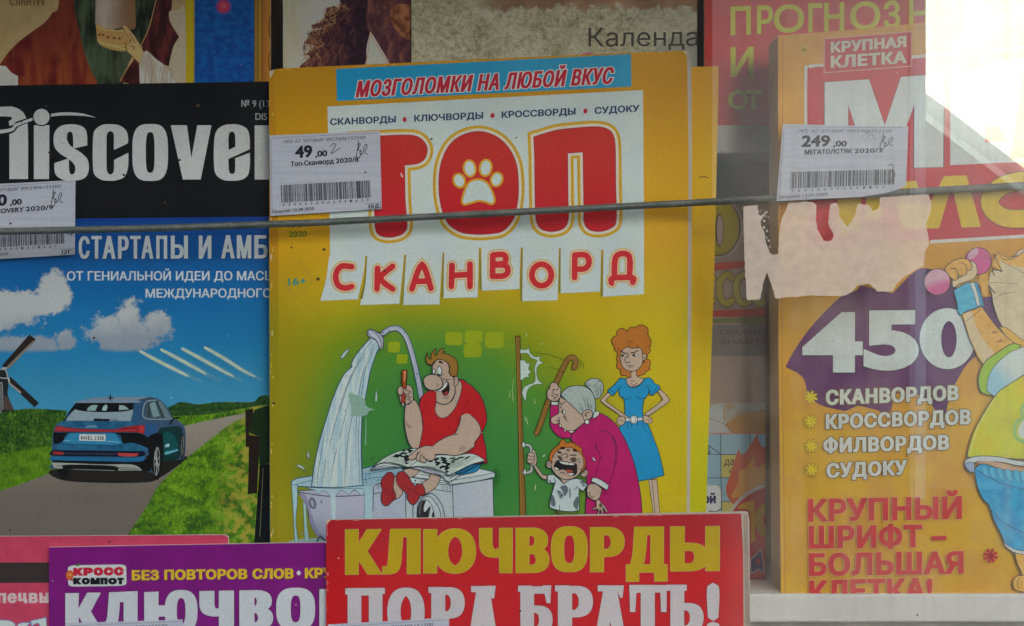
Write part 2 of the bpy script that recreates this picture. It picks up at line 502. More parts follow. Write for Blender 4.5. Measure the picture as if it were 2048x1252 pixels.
prism('drainpipe', [(pw, 0), (x0 - .01, 0), (x0 - .01, 9.4), (pw, 9.4)], yy + .12, yy + .25, flat('pale_pipe', (.85, .85, .85, 1), .6), bl)
px1 = mir(1418, 0)[0]
prism('haze_panel', [(px1, mir(0, 400)[1]), (pw - .02, mir(0, 400)[1]), (pw - .02, 9.3), (px1, 9.3)], yy + .1, yy + .13, flat('haze_panel', (.58, .49, .42, 1), .9), bl)  # unseen pale panel, added so its mirror image hazes the red magazine
# ================================================================== upper row (behind)
GAIN = 2.7                                            # inks of the upper row
PAPER = flat('page_edges', (.60, .55, .50, 1), .8)
# --- icon poster with a robed figure
ic = Thing('poster', 'poster of a robed figure with a blue gold-framed border at top left', 'poster', (260, 165), -.018)
IZ = (0, 0, 4.995)
outl = R(-420, -560, 541, 260)
ic.clip = outl
slab(ic, 'sheet', outl, .0012, mat('#7a6950'), PAPER)
p = Part(ic, 'painting', .00005); p.ws = 1 / 5
p.quad(R(-300, -400, 372, 260), custom('icon_ground', ic, p.h, lambda t: t.mix(t.sm(t.noise(.02, 3), .3, .7), '#937f60', '#857352')))
robe = custom('red_robe', ic, p.h, lambda t: t.mix(t.sm(t.noise(.045, 2, 1, .18, dist=.8), .40, .62), t.mix(t.sm(t.noise(.02, 2), .35, .65), '#4e231f', '#632c24'), t.mix(t.sm(t.PY, 60, 170), '#5f3023', '#743c27')))
green = custom('green_robe', ic, p.h, lambda t: t.mix(t.sm(t.noise(.05, 3, 1, .25), .38, .65), '#23261f', '#414a3a'))
plum = custom('plum_robe', ic, p.h, lambda t: t.mix(t.sm(t.noise(.06, 2, 1, .3), .4, .62), '#33191a', '#512a29'))
p.sh('590,-900 590,0 520,130 440,230 300,330 130,470 0,640* -60,1300 1010,1300* 1010,820 900,680 830,480 790,300 745,0 740,-900', robe, IZ)
p.sh('720,-900 735,0 790,300 830,480 900,680 1010,900* 1220,900* 1290,620 1410,440 1500,250 1570,0 1570,-900', green, IZ)
p.sh('1580,-900 1570,0 1490,270 1420,420 1420,520 1330,600 1200,820* 1400,850* 1500,650* 1690,655* 1730,470 1788,370* 1700,220 1690,120 1720,0 1720,-900', plum, IZ)
p.ln('1560,0 1490,270 1420,430|1330,600 1260,700 1200,810', 9, '#94734f', IZ)
p.sh('950,-900 955,0 965,280 1100,300 1230,270 1350,280 1350,0 1350,-900', custom('inner_tunic', ic, p.h, lambda t: t.mix(t.sm(t.PX, 205, 262), t.mix(t.sm(t.noise(.04, 2, 1, .4), .4, .6), '#8a7d76', '#978b84'), '#6d543c')), IZ)
p.sh('965,230 1050,280 1160,300 1240,300 1300,400 1260,505 1130,500 990,440 965,340', '#94764a', IZ)
p.ln('970,255 1060,300 1230,310|975,400 1120,450 1260,460', 14, '#ab8c58', IZ)
for x, y in ((995, 345), (1080, 372), (1140, 380), (1195, 384), (1030, 350)): p.el(x, y, 13, 11, '#4a3320', IZ)
for i in range(9): p.el(1000 + i * 30, 432 + i * 7, 9, 9, '#b79a68', IZ)
p.sh('1225,260 1260,262 1330,340 1400,450 1450,560 1465,680* 1400,640 1320,560 1260,500 1275,450 1310,410 1260,330', '#a2855c', IZ, line=.8, lc='#5c432b')
p.ln('1250,420 1255,470 1270,500|1300,460 1340,470 1330,500|1290,330 1350,430', 10, '#6a4f31', IZ)
p.sh('1390,640* 1440,520 1480,515 1560,590 1660,660 1720,720 1760,800 1800,900 1400,900*', custom('white_cloth', ic, p.h, lambda t: t.mix(t.sm(t.noise(.09, 1, 1, .2, dist=.6), .4, .6), '#8d857a', '#aaa398')), IZ)
p.ln('1480,540 1520,680 1510,820|1600,660 1630,800|1690,690 1740,800', 9, '#7b7268', IZ)
p.sh('1690,120 1780,100 1850,110 1850,900 1780,860 1720,700 1690,655 1730,480 1790,370 1710,230', '#93897a', IZ)
p.sh('-60,650* 60,660* 110,720 180,760* 180,900* -60,900*', custom('pale_block', ic, p.h, lambda t: t.mix(t.sm(t.noise(.12, 1, 1, .1), .45, .6), '#96a3a8', '#a9b5b7')), IZ)
p.letters([('п', 20, 80), ('с', 95, 140), ('л', 150, 200), ('н', 210, 250), ('н', 262, 310), ('т', 320, 360), ('н', 370, 440)][1:], (-20, 55, -20, 55), [('#5d4a33', .6, .3)], IZ)
p.done()
p = Part(ic, 'border', .00035)
p.quad(R(371, -560, 390, 260), custom('gold_line', ic, p.h, lambda t: t.mix(t.sm(t.PX, 383, 391), '#94841c', '#7d6a30')))
p.quad(R(389, -560, 508, 260), custom('blue_band', ic, p.h, lambda t: t.mix(t.sm(t.noise(.07, 4), .35, .65), '#123a75', '#1c4c88')))
p.quad(R(508, -560, 542, 260), custom('gold_frame', ic, p.h, lambda t: t.ramp(t.op('MULTIPLY_ADD', t.PX, 1 / 34, -508 / 34), [(0, '#3a3410'), (.08, '#7b6231'), (.3, '#6b4f25'), (.36, '#a5842e'), (.42, '#6f4a24'), (.6, '#8a5a2e'), (.95, '#96682f')])))
p.ln('541,30 538,60 543,90 537,120 541,150', 2, '#56330f')
for k in range(14):
    a_ = k * math.pi / 7; p.el(447 + 12 * math.cos(a_), 13 + 12 * math.sin(a_), 4.5, 4.5, '#5a3f78')
p.el(447, 13, 11.5, 11.5, '#98344a'); p.el(447, 12, 6, 6, '#a84a58')
p.done()
# --- portrait print
po = Thing('poster', 'portrait print of a person with long wavy brown hair on a pale ground', 'poster', (690, 135), -.0165)
outl = R(566, -560, 826, 230); po.clip = outl
slab(po, 'sheet', outl, .001, mat('#8f8e7a'), PAPER)
PZ = (500, 0, 6.0235)
p = Part(po, 'picture', .00005); p.ws = 1 / 6
p.quad(outl, custom('pale_ground', po, p.h, lambda t: t.mix(t.sm(t.PX, 566, 640), t.mix(t.sm(t.noise(.2, 1, 1, .05), .4, .6), '#9a927b', '#aaa58f'), '#a3a99c')))
hair = custom('wavy_hair', po, p.h, lambda t: t.ramp(t.add(t.mul(t.noise(.055, 5, 1, .6, .6, 1.6), .8), t.mul(t.sm(t.PX, 640, 730), -.22)), [(0, '#241b1d'), (.22, '#31232b'), (.40, '#4c2f31'), (.58, '#78523f'), (.75, '#99714f')]))
beard = custom('beard', po, p.h, lambda t: t.ramp(t.noise(.05, 4, 1, .5, .6, 1.2), [(.25, '#2f2129'), (.5, '#4d3036'), (.72, '#724a3c')]))
p.sh('1090,-900 1085,10 1010,70 930,100 900,190 850,260 740,300* 745,350* 890,340* 730,380 720,440 670,490 640,520* 720,540 770,560 700,630 640,660* 730,680 600,800 700,830 1450,800* 1400,640 1445,400 1500,380 1600,600 1700,800* 1990,800* 2000,-900', hair, PZ)
p.sh('1420,0 1400,300 1480,420 1600,620 1720,820* 1990,820* 2000,-200 1500,-500', beard, PZ)
p.sh('1447,390 1480,470 1560,600 1650,740 1690,800 1380,820* 1420,640', '#98a198', PZ, line=1.6, lc='#9a7763')
p.ln('640,520 720,500 760,440|600,760 680,700 770,560|740,300 830,270 900,200|660,660 740,600', 5, '#a07a55', PZ, (1, .5))
p.ln('1100,230 1180,150 1250,60|1200,420 1260,330|1130,520 1060,640 1000,760', 16, '#5b4140', PZ, (.4, 1, .3))
cr = random.Random(21); cl = ((1070, 20), (930, 110), (860, 250), (745, 330), (720, 450), (680, 560), (690, 680), (640, 790))
for shade in ('#8c6648', '#5f3d38', '#a37e5a', '#38242a', '#7a5140', '#2b1e22'):
    L_ = []
    for i in range(26):
        k_ = cr.uniform(0, 6.99); i0 = int(k_); f_ = k_ - i0
        x_ = cl[i0][0] + (cl[i0 + 1][0] - cl[i0][0]) * f_ + cr.uniform(-35, 330) * (1 if shade in ('#5f3d38', '#38242a', '#2b1e22') else .45); y_ = cl[i0][1] + (cl[i0 + 1][1] - cl[i0][1]) * f_ + cr.uniform(-20, 20)
        s_ = cr.uniform(.6, 1.3); b_ = cr.choice((-1, 1))
        L_.append([(x_, y_), (x_ - 25 * s_, y_ + 22 * s_ + 8 * b_), (x_ - 20 * s_ * b_, y_ + 55 * s_), (x_ - 45 * s_, y_ + 80 * s_)])
    p.ln(L_, 9, shade, PZ, (.4, 1.2, .3))
p.sh('1690,120 1750,60 1900,50 1960,140 1960,420 1900,480 1780,380 1700,260', custom('cheek', po, p.h, lambda t: t.mix(t.sm(t.noise(.05, 3), .35, .65), '#553527', '#8a5b41')), PZ)
p.done()
GAIN = 1.85
# --- wall calendar with a fluffy rug
ca = Thing('calendar', 'wall calendar with a cream fluffy rug picture behind the yellow magazine', 'calendar', (1105, 110), -.015)
outl = R(823, -560, 1394, 210); ca.clip = outl
slab(ca, 'sheet', outl, .0015, mat('#777560'), PAPER)
p = Part(ca, 'picture', .00005)
def rug(t):
    n1 = t.noise(.045, 4, 1, 1, .65, 1.5); n2 = t.noise(.16, 3, 1, 1, .6, 1.0); n3 = t.noise(.012, 2)
    f = t.add(t.add(t.mul(n1, .55), t.mul(n2, .35)), t.mul(n3, .25))
    base = t.ramp(f, [(.36, '#5b5946'), (.46, '#7d7963'), (.54, '#9a967f'), (.66, '#b5b19e')])
    lightr = t.mix(t.sm(t.PX, 1180, 1380), base, t.mix(.45, base, '#9d9f92'))
    top = t.sm(t.add(t.PY, t.mul(t.sub(t.noise(.05, 4), .5), 60)), 22, 10)
    warm = t.mix(t.sm(t.noise(.015, 2), .35, .65), '#7d6350', '#9a7a63')
    return t.mix(t.mul(top, t.sm(t.PX, 930, 1010)), lightr, warm)
p.quad(outl, custom('fluffy_rug', ca, p.h, rug))
rugl = custom('rug_tuft', ca, p.h, rug)
p.sh('1330,78* 1360,70 1394,60* 1394,140* 1290,140* 1300,110', '#8d8f86')
p.done()
p = Part(ca, 'title', .0002)
p.tx('Календарь', Q(1177, 93, 1462, 91, 37), [('#45443f', .1, .1)])
p.ln('1165,108 1185,106', 2.4, '#a8447c')
p.done()
GAIN = 2.7
# --- red forecast magazine
pr = Thing('magazine', 'red magazine with large yellow forecast lettering on the top shelf', 'magazine', (1640, 250), -.013)
outl = [(1409, -500), (2300, -500), (2300, 253), (1433, 252), (1411, 120)]
outl = [(1409, -500), (2300, -500), (2300, 253), (1409, 252)]
pr.clip = outl
slab(pr, 'cover', outl, .003, custom('red_cover', pr, pr.h, lambda t: t.mix(t.sm(t.noise(.012, 3, dist=1), .35, .7), '#ab302e', '#b43c3a')), PAPER)
QZ = (1400, 0, 2.981)
p = Part(pr, 'lettering', .00005)
Y_ = '#b8a11c'
p.letters([('П', 183, 303), ('Р', 340, 435), ('О', 440, 620), ('Г', 645, 730), ('Н', 740, 860), ('О', 895, 1075), ('З', 1095, 1195), ('Н', 1245, 1370), ('Ы', 1400, 1560)], (40, 210, -15, 155), [(Y_, 1.6, 1.6)], QZ)
p.letters([('И', 183, 320)], (282, 458, 278, 458), [(Y_, 1.6, 1.6)], QZ)
p.letters([('О', 170, 285), ('Т', 270, 365)], (538, 652, 536, 650), [(Y_, 1.6, 1.6)], QZ)
p.done()
GAIN = 1.75
# ================================================================== travel magazine (left)
di = Thing('magazine', 'magazine with a black masthead, blue sky and a blue car on a country road', 'magazine', (180, 1190), .0)
outl = [(-260, 178), (0, 171), (300, 166.5), (531, 163), (545, 163), (540, 1240), (-260, 1240)]
di.clip = None
slab(di, 'page_block', outl, .004, PAPER, PAPER, lift=-.0003)
p = Part(di, 'cover', 0)
p.clip = None
def skyf(t):
    g = t.ramp(t.op('MULTIPLY_ADD', t.PY, 1 / 380, -435 / 380), [(0, '#0d3f7d'), (.12, '#0b4a87'), (.4, '#165e95'), (.7, '#29729f'), (1, '#3f83a6')])
    n = t.add(t.mul(t.sub(t.noise(.022, 5, 1, 1.2, .65), .5), 1.7), t.mul(t.sub(t.noise(.075, 5, 1, 1, .7, .5), .5), 1.1))
    mx = lambda *a: a[0] if len(a) == 1 else t.op('MAXIMUM', a[0], mx(*a[1:]))
    d = mx(t.ell(10, 620, 95, 40), t.ell(105, 588, 42, 45), t.ell(120, 590, 28, 30), t.ell(65, 610, 60, 32), t.ell(255, 670, 85, 34), t.ell(257, 640, 32, 46), t.ell(225, 665, 50, 40), t.ell(310, 650, 32, 28), t.ell(60, 690, 70, 22), t.ell(130, 680, 22, 24), t.ell(5, 695, 50, 26))
    a = t.sm(t.add(d, n), -.06, .34)
    flatb = t.op('MAXIMUM', t.sm(t.PY, 708, 696), 0.0)
    lit = t.mix(t.sm(t.add(t.mul(t.sub(t.noise(.03, 4), .5), 60), t.PY), 610, 690), '#a0a6a8', '#7c8795')
    return t.mix(t.mul(a, flatb), g, lit)
p.sh('-260,178* 0,171* 300,166.5* 531,163* 545,163* 541,1240* -260,1240*', custom('sky_print', di, p.h, skyf))
corn = custom('corn_print', di, p.h, lambda t: t.ramp(t.add(t.mul(t.noise(.22, 3, 1, .55, .7, .6), .65), t.mul(t.noise(.035, 3), .35)), [(.30, '#11200c'), (.44, '#274016'), (.56, '#426326'), (.70, '#7c9c4a')]))
grassm = custom('grass_print', di, p.h, lambda t: t.mix(t.mul(t.sm(t.add(t.PX, t.mul(t.PY, .15)), 560, 640), t.sm(t.noise(.06, 4), .42, .6)), t.ramp(t.add(t.mul(t.noise(.20, 4, 1, .6, .75, .8), .55), t.mul(t.noise(.022, 4, 1, 1.3, .6, 1), .5)), [(.36, '#263f10'), (.47, '#395a17'), (.56, '#56801d'), (.68, '#7d9a34')]), '#8f8a3a'))
grassl = custom('grass_left_print', di, p.h, lambda t: t.ramp(t.add(t.mul(t.noise(.20, 4, 1, .6, .75, .8), .55), t.mul(t.noise(.03, 4, 1, 1.3), .45)), [(.34, '#223b10'), (.45, '#44681a'), (.6, '#5f8426'), (.78, '#86a637')]))
road = custom('road_print', di, p.h, lambda t: t.mix(t.sm(t.noise(.30, 4, 1, 1.8, .8), .3, .7), t.mix(t.sm(t.PY, 830, 1010), '#7a736a', '#57504b'), t.mix(t.sm(t.PY, 830, 1010), '#8b857c', '#716b66')))
YZ = (0, 440, 1.896)
p.sh('-500,1300* -500,880* 0,800* 640,712 740,700 840,690 960,690 1022,680* 1022,1560* -500,1560*', grassm, YZ)
p.sh('-500,730* 0,722 120,715 255,722* 240,780 205,900 0,905 -500,920*', corn, YZ)
p.sh('635,715 660,700 690,690 760,700 820,690 880,695 900,690 960,690 985,668 1015,665 1022,680* 1022,700* 960,708 800,735 690,742* 650,745*', custom('far_hedge', di, p.h, lambda t: t.ramp(t.noise(.14, 4), [(.3, '#1a2a14'), (.6, '#33502a'), (.8, '#4c6d33')])), YZ)
p.sh('-500,900* 0,885 205,860 215,960* 0,1035 -500,1160*', grassl, YZ)
p.sh('-500,1180* 0,1028 205,955* 300,940 560,960 660,870 700,780* 830,752 940,732 965,735* 880,770 800,830 700,910 600,1010 560,1080 480,1200* 440,1560* -500,1560*', road, YZ)
p.done()
# windmill, pale diagonal streaks across the sky
p = Part(di, 'windmill', .0004); p.ws = 1 / 4.17
WZ = (0, 560, 4.173)
p.sh('-60,760* 0,745* 40,750 60,790 70,880 65,960 120,1090* -60,1110*', '#2a2c2e', WZ)
p.sh('40,960 70,990 122,1090* 30,1080*', '#4d423e', WZ)
p.ln('0,870 18,870 25,1080|8,880 8,1110', 6, '#8d9093', WZ)
p.ln('0,745 45,752 62,800 55,820 0,815', 8, '#9a9c98', WZ)
p.sh('15,715* 245,455* 300,495* 70,740*', '#2d2724', WZ); p.sh('40,740* 70,745* 290,515* 275,505*', '#706c66', WZ)
p.sh('85,805* 325,1025* 290,1062* 70,860*', '#2b2725', WZ); p.sh('68,860* 75,850* 180,935* 170,950*', '#8b8983', WZ)
p.ln('25,740 50,735|70,820 78,850', 14, '#a2a29a', WZ)
p.done()
p = Part(di, 'pale_streaks', .0004)
streak_mat = custom('streak_print', di, p.h, lambda t: t.mix(t.sm(t.noise(.05, 3), .3, .7), '#96a69c', '#aab5a2'))
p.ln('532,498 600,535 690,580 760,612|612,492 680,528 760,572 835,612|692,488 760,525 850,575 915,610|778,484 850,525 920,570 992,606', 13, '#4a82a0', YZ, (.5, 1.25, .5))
p.ln('532,498 600,535 690,580 715,592|612,492 680,528 760,572 782,585|692,488 760,525 850,575 885,593|778,484 850,525 920,570 965,593', 7, streak_mat, YZ, (.7, 1.2, .35))
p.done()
# the car
CZ = (80, 770, 5.9625)
p = Part(di, 'car', .0005); p.ws = 1 / 5.96
p.sh('150,1010 250,1130 700,1165 1250,1160 1420,1110 1700,920 1740,850 1450,900 1000,1000', '#2b2926', CZ)
bluec = custom('car_blue', di, p.h, lambda t: t.mix(t.sm(t.noise(.05, 2), .35, .65), '#27506f', '#2f6283'))
p.sh('205,1010* 220,1060 270,1110 330,1110 340,1000*', '#1d1c1c', CZ)
p.sh('150,640 165,540 190,480 260,440 300,400 400,260 425,215 520,180 640,150 840,140 1060,140 1300,140 1380,160 1450,190 1530,280 1580,390 1640,420 1710,480 1735,560 1735,700 1725,850 1680,890 1480,900 1400,1000 1300,1110 1260,1030 200,1000 145,940 140,850', custom('car_body', di, p.h, lambda t: t.mix(t.sm(t.PX, 262, 300), '#2f4f70', '#3b4f69')), CZ)
p.sh('430,212 520,180 640,152 840,142 1060,142 1290,142 1180,180 1150,210', '#6d7f92', CZ)
p.sh('1165,185 1230,160 1330,150 1400,165', '#3c4a5c', CZ)
p.sh('425,225* 500,215 1080,215 1115,235 1105,300 1085,300 980,315 760,320 520,312 450,300 385,310* 300,400*', '#1e1a20', CZ)
p.sh('560,300 600,250 640,238 690,240* 660,305*|'.rstrip('|'), '#7e9a98', CZ)
p.sh('740,300 760,250 790,235 805,260 790,305*', '#8aa5a0', CZ); p.sh('940,300* 945,240* 1010,250 1060,290*', '#84a09a', CZ)
p.sh('420,290* 520,312 760,325 980,318 1090,295* 1110,310 1080,430* 310,425* 340,370', '#7d8f99', CZ)
p.ln('425,225 360,310 285,430', 14, '#1b1d22', CZ)
p.sh('285,430* 700,435* 1110,435* 1095,490 870,520 400,520 200,480 240,445', bluec, CZ)
p.sh('640,398* 830,405* 825,432* 645,430*', '#23262e', CZ); p.ln('830,415 935,420', 8, '#33404e', CZ)
p.ln('545,500 600,500 672,500', 9, '#7f97a8', CZ)
for x in (590, 612, 634, 656): p.el(x, 490, 13, 13, '#5f7f98', CZ)
p.sh('165,555* 210,480* 400,515 870,528 1000,500 1180,480 1250,485* 1255,540 1220,590 1190,590 1170,565 600,560', '#7d2830', CZ)
p.sh('185,540* 205,500 390,530 870,545 1060,530 1150,535 1150,550 600,553', '#963638', CZ)
p.sh('1180,490 1245,495 1240,540 1215,580 1190,560', '#a33438', CZ)
p.sh('160,565* 1170,570* 1290,620 1330,700 1290,760 1100,690 990,690 900,575 360,575 280,660 170,700', '#14171c', CZ)
p.sh('345,575* 890,575* 985,690* 860,712 400,700 265,690*', '#33779d', CZ)
p.sh('470,588* 782,592* 780,670* 468,662*', '#b4bcbb', CZ)
p.letters([('I', 488, 500), ('N', 508, 540), ('*', 548, 562), ('E', 572, 600), ('L', 608, 630), ('2', 650, 672), ('3', 680, 702), ('0', 710, 735), ('E', 742, 766)], (608, 652, 612, 658), [('#23282c', .25, .15)], CZ)
p.ln('280,660 360,665|800,670 940,680', 7, '#7fa5b5', CZ)
p.sh('205,700* 420,715 900,720 1050,690 1150,700 1290,755* 1240,785 700,780 240,775', bluec, CZ)
p.sh('150,775* 700,785 1240,790* 1255,815* 1200,850 700,850 150,840', '#1a212e', CZ)
p.sh('160,790* 280,800* 270,830 160,825', '#8b3433', CZ); p.sh('920,810* 1180,815* 1130,850 950,845', '#a04040', CZ)
p.ln('260,815 900,825', 6, '#4d5868', CZ)
p.sh('145,850* 700,865 1190,860 1255,812* 1240,870 1180,910 700,905 150,895', '#2a6188', CZ)
p.sh('150,900* 700,912 1190,915 1280,840 1330,860 1320,1010 1260,1030* 200,1000*', '#17181b', CZ)
p.sh('150,940* 180,925 700,945 1100,950 1220,1020* 930,1020* 880,965 310,950 270,995 170,985', '#8f938f', CZ)
p.ln('900,985 1150,990|930,1003 1180,1008|190,965 290,965|380,1005 890,1020', 8, '#4a4b4a', CZ)
p.ln('400,1005 890,1020', 8, '#7e7f7b', CZ)
p.sh('1250,230* 1280,190* 1380,185* 1480,390* 1265,395*', '#3d5056', CZ); p.sh('1395,190* 1460,215 1570,390* 1490,390*', '#5c7178', CZ)
p.sh('1300,220* 1370,200* 1430,370* 1350,385*', '#6f878b', CZ)
p.ln('1245,225 1250,395 1575,402|1250,225 1290,190 1390,180', 8, '#8fa3ac', CZ)
p.ln('1300,215 1300,380|1390,190 1480,390', 16, '#2a3036', CZ)
p.sh('1540,460 1580,400 1650,380 1665,400 1600,410 1560,470', '#15191c', CZ)
p.sh('1430,520 1560,495 1680,500 1700,600 1680,780 1640,880 1460,900 1480,700 1420,600', '#1d3536', CZ)
p.sh('1470,600 1540,560 1620,640 1640,760 1500,830', '#1f4a4c', CZ)
p.sh('1500,710 1540,700 1540,735 1490,740', '#84a9b3', CZ); p.sh('1490,800* 1640,765* 1640,785 1500,830', '#5b97ad', CZ)
p.sh('1260,480 1380,470 1390,540 1330,640 1260,600', '#2f4f78', CZ)
p.sh('1270,640 1390,570 1460,600 1470,700 1460,900 1420,1110 1380,1110 1320,960 1290,760', '#121315', CZ)
p.el(1393, 910, 42, 180, '#1b1c1d', CZ, 3); p.el(1393, 910, 36, 172, '#777a78', CZ, 3); p.el(1393, 915, 27, 150, '#26282a', CZ, 3)
p.ln('1393,745 1390,1080|1365,860 1420,960|1368,960 1418,860|1370,800 1415,1020', 9, '#999c99', CZ)
p.el(1700, 730, 26, 150, '#151617', CZ, 2); p.el(1700, 725, 20, 130, '#5f6362', CZ, 2); p.ln('1700,600 1700,850|1685,680 1715,770', 8, '#2a2c2d', CZ)
p.ln('840,120 840,180|815,155 872,155', 12, '#1c2026', CZ)
p.done()
p = Part(di, 'fence_posts', .0004)
for q_ in ('930,720* 960,715* 960,790* 945,800* 945,860* 932,860*', '945,815* 985,820* 975,1035* 940,1040*'): p.sh(q_, '#2a241f', YZ)
p.sh('965,720* 1022,700* 1022,920* 985,925 985,820* 945,800', '#25301a', YZ)
p.sh('985,930* 1022,925* 1022,1420* 950,1420*', '#1f1a17', YZ)
p.ln('998,940 985,1200', 1.0, '#6b6d55', YZ)
p.done()
# masthead
p = Part(di, 'masthead', .0002)
p.clip = None
p.sh('-260,178* 0,171* 300,166.5* 531,163* 545,163* 544,433* 300,436* -260,442*', custom('black_band', di, p.h, lambda t: t.mix(t.sm(t.noise(.03, 3), .4, .7), '#1c1b1e', '#232122')))
p.quad([(-260, 441), (300, 435.5), (543, 433), (543, 438), (300, 441), (-260, 447)], '#1b3a7d')
p.done()
XZ = (0, 0, 2.407)
p = Part(di, 'title', .0005)
Wt = '#a9adb0'; Wl = [('#1a1a33', 9.4, 2.4), (Wt, 8.6, 1.4)]
p.sh('-500,520* 0,514 60,514 105,535 128,575 135,640 135,862* 45,862* 45,640 40,590 10,565 -500,560*', Wt, XZ)
p.sh('-500,560* 15,560 40,580 45,620* 45,862* -500,862*', '#1c1b1e', XZ)
p.sh('-500,640* 0,612 80,585 134,567* 136,592* 90,610 0,655 -500,690*', '#1b1b22', XZ)
p.sh('-500,650* 0,625 75,595 158,566* 162,578* 85,606 0,643 -500,670*', Wt, XZ)
p.sh('420,700* 352,715* 352,670 348,642 338,634 326,640 322,665 330,690 350,710 390,735 420,765 428,805 420,842 395,863 345,870 300,864 268,840 261,800 263,785* 332,762* 332,800 335,830 345,840 360,830 362,805 352,785 330,765 290,740 265,712 258,680 262,640 290,608 340,598 390,606 415,630 420,670', Wt, XZ)
p.sh('616,690* 548,722* 548,660 545,640 530,632 516,645 513,680 513,790 516,825 530,840 546,828 549,790 549,770* 618,735* 617,800 600,850 560,868 530,870 490,866 455,840 447,790 447,680 455,630 490,602 530,598 575,604 608,630 617,665', Wt, XZ)
p.el(723, 734, 86, 137, Wt, XZ, e=3.2, n=44); p.el(723, 734, 21, 98, '#1c1b1e', XZ, e=3.2, n=36)
p.sh('822,603* 900,603* 921,760* 950,603* 1018,603* 966,864* 880,864*', Wt, XZ)
p.sh('1203,690 1202,660 1190,622 1155,602 1118,598 1075,604 1043,630 1031,680 1030,790 1040,840 1075,866 1118,870 1160,866 1192,845 1203,800 1203,735* 1132,762* 1132,800 1130,828 1118,838 1104,828 1100,790 1100,765* 1203,718*', Wt, XZ)
p.sh('1101,722* 1100,670 1104,642 1118,634 1130,645 1133,680 1133,706*', '#1c1b1e', XZ)
p.sh('1226,604* 1300,603* 1300,640* 1320,605 1350,600* 1350,690* 1310,700 1300,740 1300,864* 1226,864*', Wt, XZ)
p.quad([(a_ / 2.407, b_ / 2.407) for a_, b_ in ((163, 603), (238, 603), (236, 862), (163, 862))], Wt)
p.el(200, 563, 45, 45, '#1b1b22', XZ); p.el(200, 563, 39, 39, Wt, XZ)
p.sh('245,548* 300,541 370,543 420,552 465,567* 420,560 360,556 300,556 245,561*', Wt, XZ)
p.done()
p = Part(di, 'issue_number', .0003)
p.tx('№ 9 (13', Q(1163, 515, 1296, 514, 33), [('#9a9ca0', .25, .1)], XZ)
p.done()
p = Part(di, 'issue_name', .0003)
p.tx('DIS', Q(1230, 577, 1285, 577, 34), [('#9a9ca0', .2, .1)], XZ)
p.done()
p = Part(di, 'headline', .0003)
SH = '#aab4be'
DK = '#0d3566'
for dx, dy, cc in ((1.2, 1.5, DK), (0, 0, SH)):
    p.letters([(c_, a_ + dx * 2.4, b_ + dx * 2.4) for c_, a_, b_ in (('С', 378, 432), ('Т', 440, 490), ('А', 494, 556), ('Р', 568, 620), ('Т', 626, 678), ('А', 680, 738), ('П', 752, 805), ('Ы', 822, 905))], (1136 + dy * 2.4, 1246 + dy * 2.4, 1134 + dy * 2.4, 1245 + dy * 2.4), [(cc, 2.0, .9)], XZ)
    p.letters([('И', 957 + dx * 2.4, 1018 + dx * 2.4)], (1134, 1245, 1134, 1245), [(cc, 2.0, .9)], XZ)
    p.letters([(c_, a_ + dx * 2.4, b_ + dx * 2.4) for c_, a_, b_ in (('А', 1065, 1130), ('М', 1140, 1210), ('Б', 1224, 1290))], (1132 + dy * 2.4, 1244 + dy * 2.4, 1132 + dy * 2.4, 1244 + dy * 2.4), [(cc, 2.0, .9)], XZ)
p.done()
p = Part(di, 'subheading', .0003)
p.tx('ОТ ГЕНИАЛЬНОЙ ИДЕИ ДО МАСШ', Q(255, 229, 1042, 228, 34), [(SH, .55, .25)], YZ)
p.tx('МЕЖДУНАРОДНОГО', Q(553, 294, 1028, 293, 33), [(SH, .55, .25)], YZ)
p.done()
# ================================================================== yellow crossword magazines (centre)
def yel(thing, h):
    def f(t):
        n = t.mul(t.sub(t.noise(.006, 3), .5), .25)
        g = t.op('MAXIMUM', t.ell(860, 890, 415, 370), t.ell(1000, 940, 310, 310))
        low = t.ramp(t.add(g, t.mul(n, .4)), [(0, '#a5960f'), (.14, '#8f8d14'), (.30, '#6f8322'), (.46, '#4d7c30'), (.64, '#40783a'), (.9, '#3a743c')])
        low = t.mix(t.sm(t.PX, 1130, 1330), low, t.mix(.55, low, '#b2a424'))
        low = t.mix(t.mul(t.sm(t.PX, 700, 540), .6), low, '#867604')
        top = t.mix(t.sm(t.PY, 130, 420), '#ac7e0a', '#b68c0a')
        return t.mix(t.sm(t.add(t.PY, t.mul(n, 60)), 455, 670), top, low)
    return custom('yellow_green_print', thing, h, f)
t2 = Thing('magazine', 'second yellow magazine peeking out behind the right edge of the front yellow one', 'magazine', (1100, 1190), .0015)
outl = [(600, 168), (1376, 134), (1437, 132), (1437, 180), (1428, 560), (1416, 900), (1407, 1200), (600, 1200)]
slab(t2, 'page_block', outl, .003, PAPER, PAPER, lift=-.0003)
def yel2(t):
    top = t.mix(t.sm(t.PY, 130, 400), '#b88a18', '#c2980a')
    return t.mix(t.sm(t.PY, 520, 900), top, t.mix(t.sm(t.PY, 700, 1030), '#c6ac06', '#a8a81c'))
p = Part(t2, 'cover'); p.sh([q_ + (1,) for q_ in outl], custom('yellow_edge_print', t2, p.h, yel2))
p.ln('1398,355 1408,353 1416,356', 2, '#6d5320'); p.done()
tp = Thing('magazine', 'yellow and green crossword magazine with a cartoon family and shower, in the centre', 'magazine', (960, 1190), .0065)
outl = [(538, 142), (560, 137), (1100, 112), (1374, 101), (1377, 300), (1375, 800), (1372, 1200), (541, 1200), (539, 700)]
pg = [(541, 146), (1378, 103), (1383, 140), (1384, 300), (1382, 800), (1378, 1200), (546, 1200)]
slab(tp, 'page_block', pg, .0038, PAPER, PAPER, lift=-.0008)
slab(tp, 'cover_sheet', outl, .0002, mat('#b08020'), PAPER, lift=-.00004)
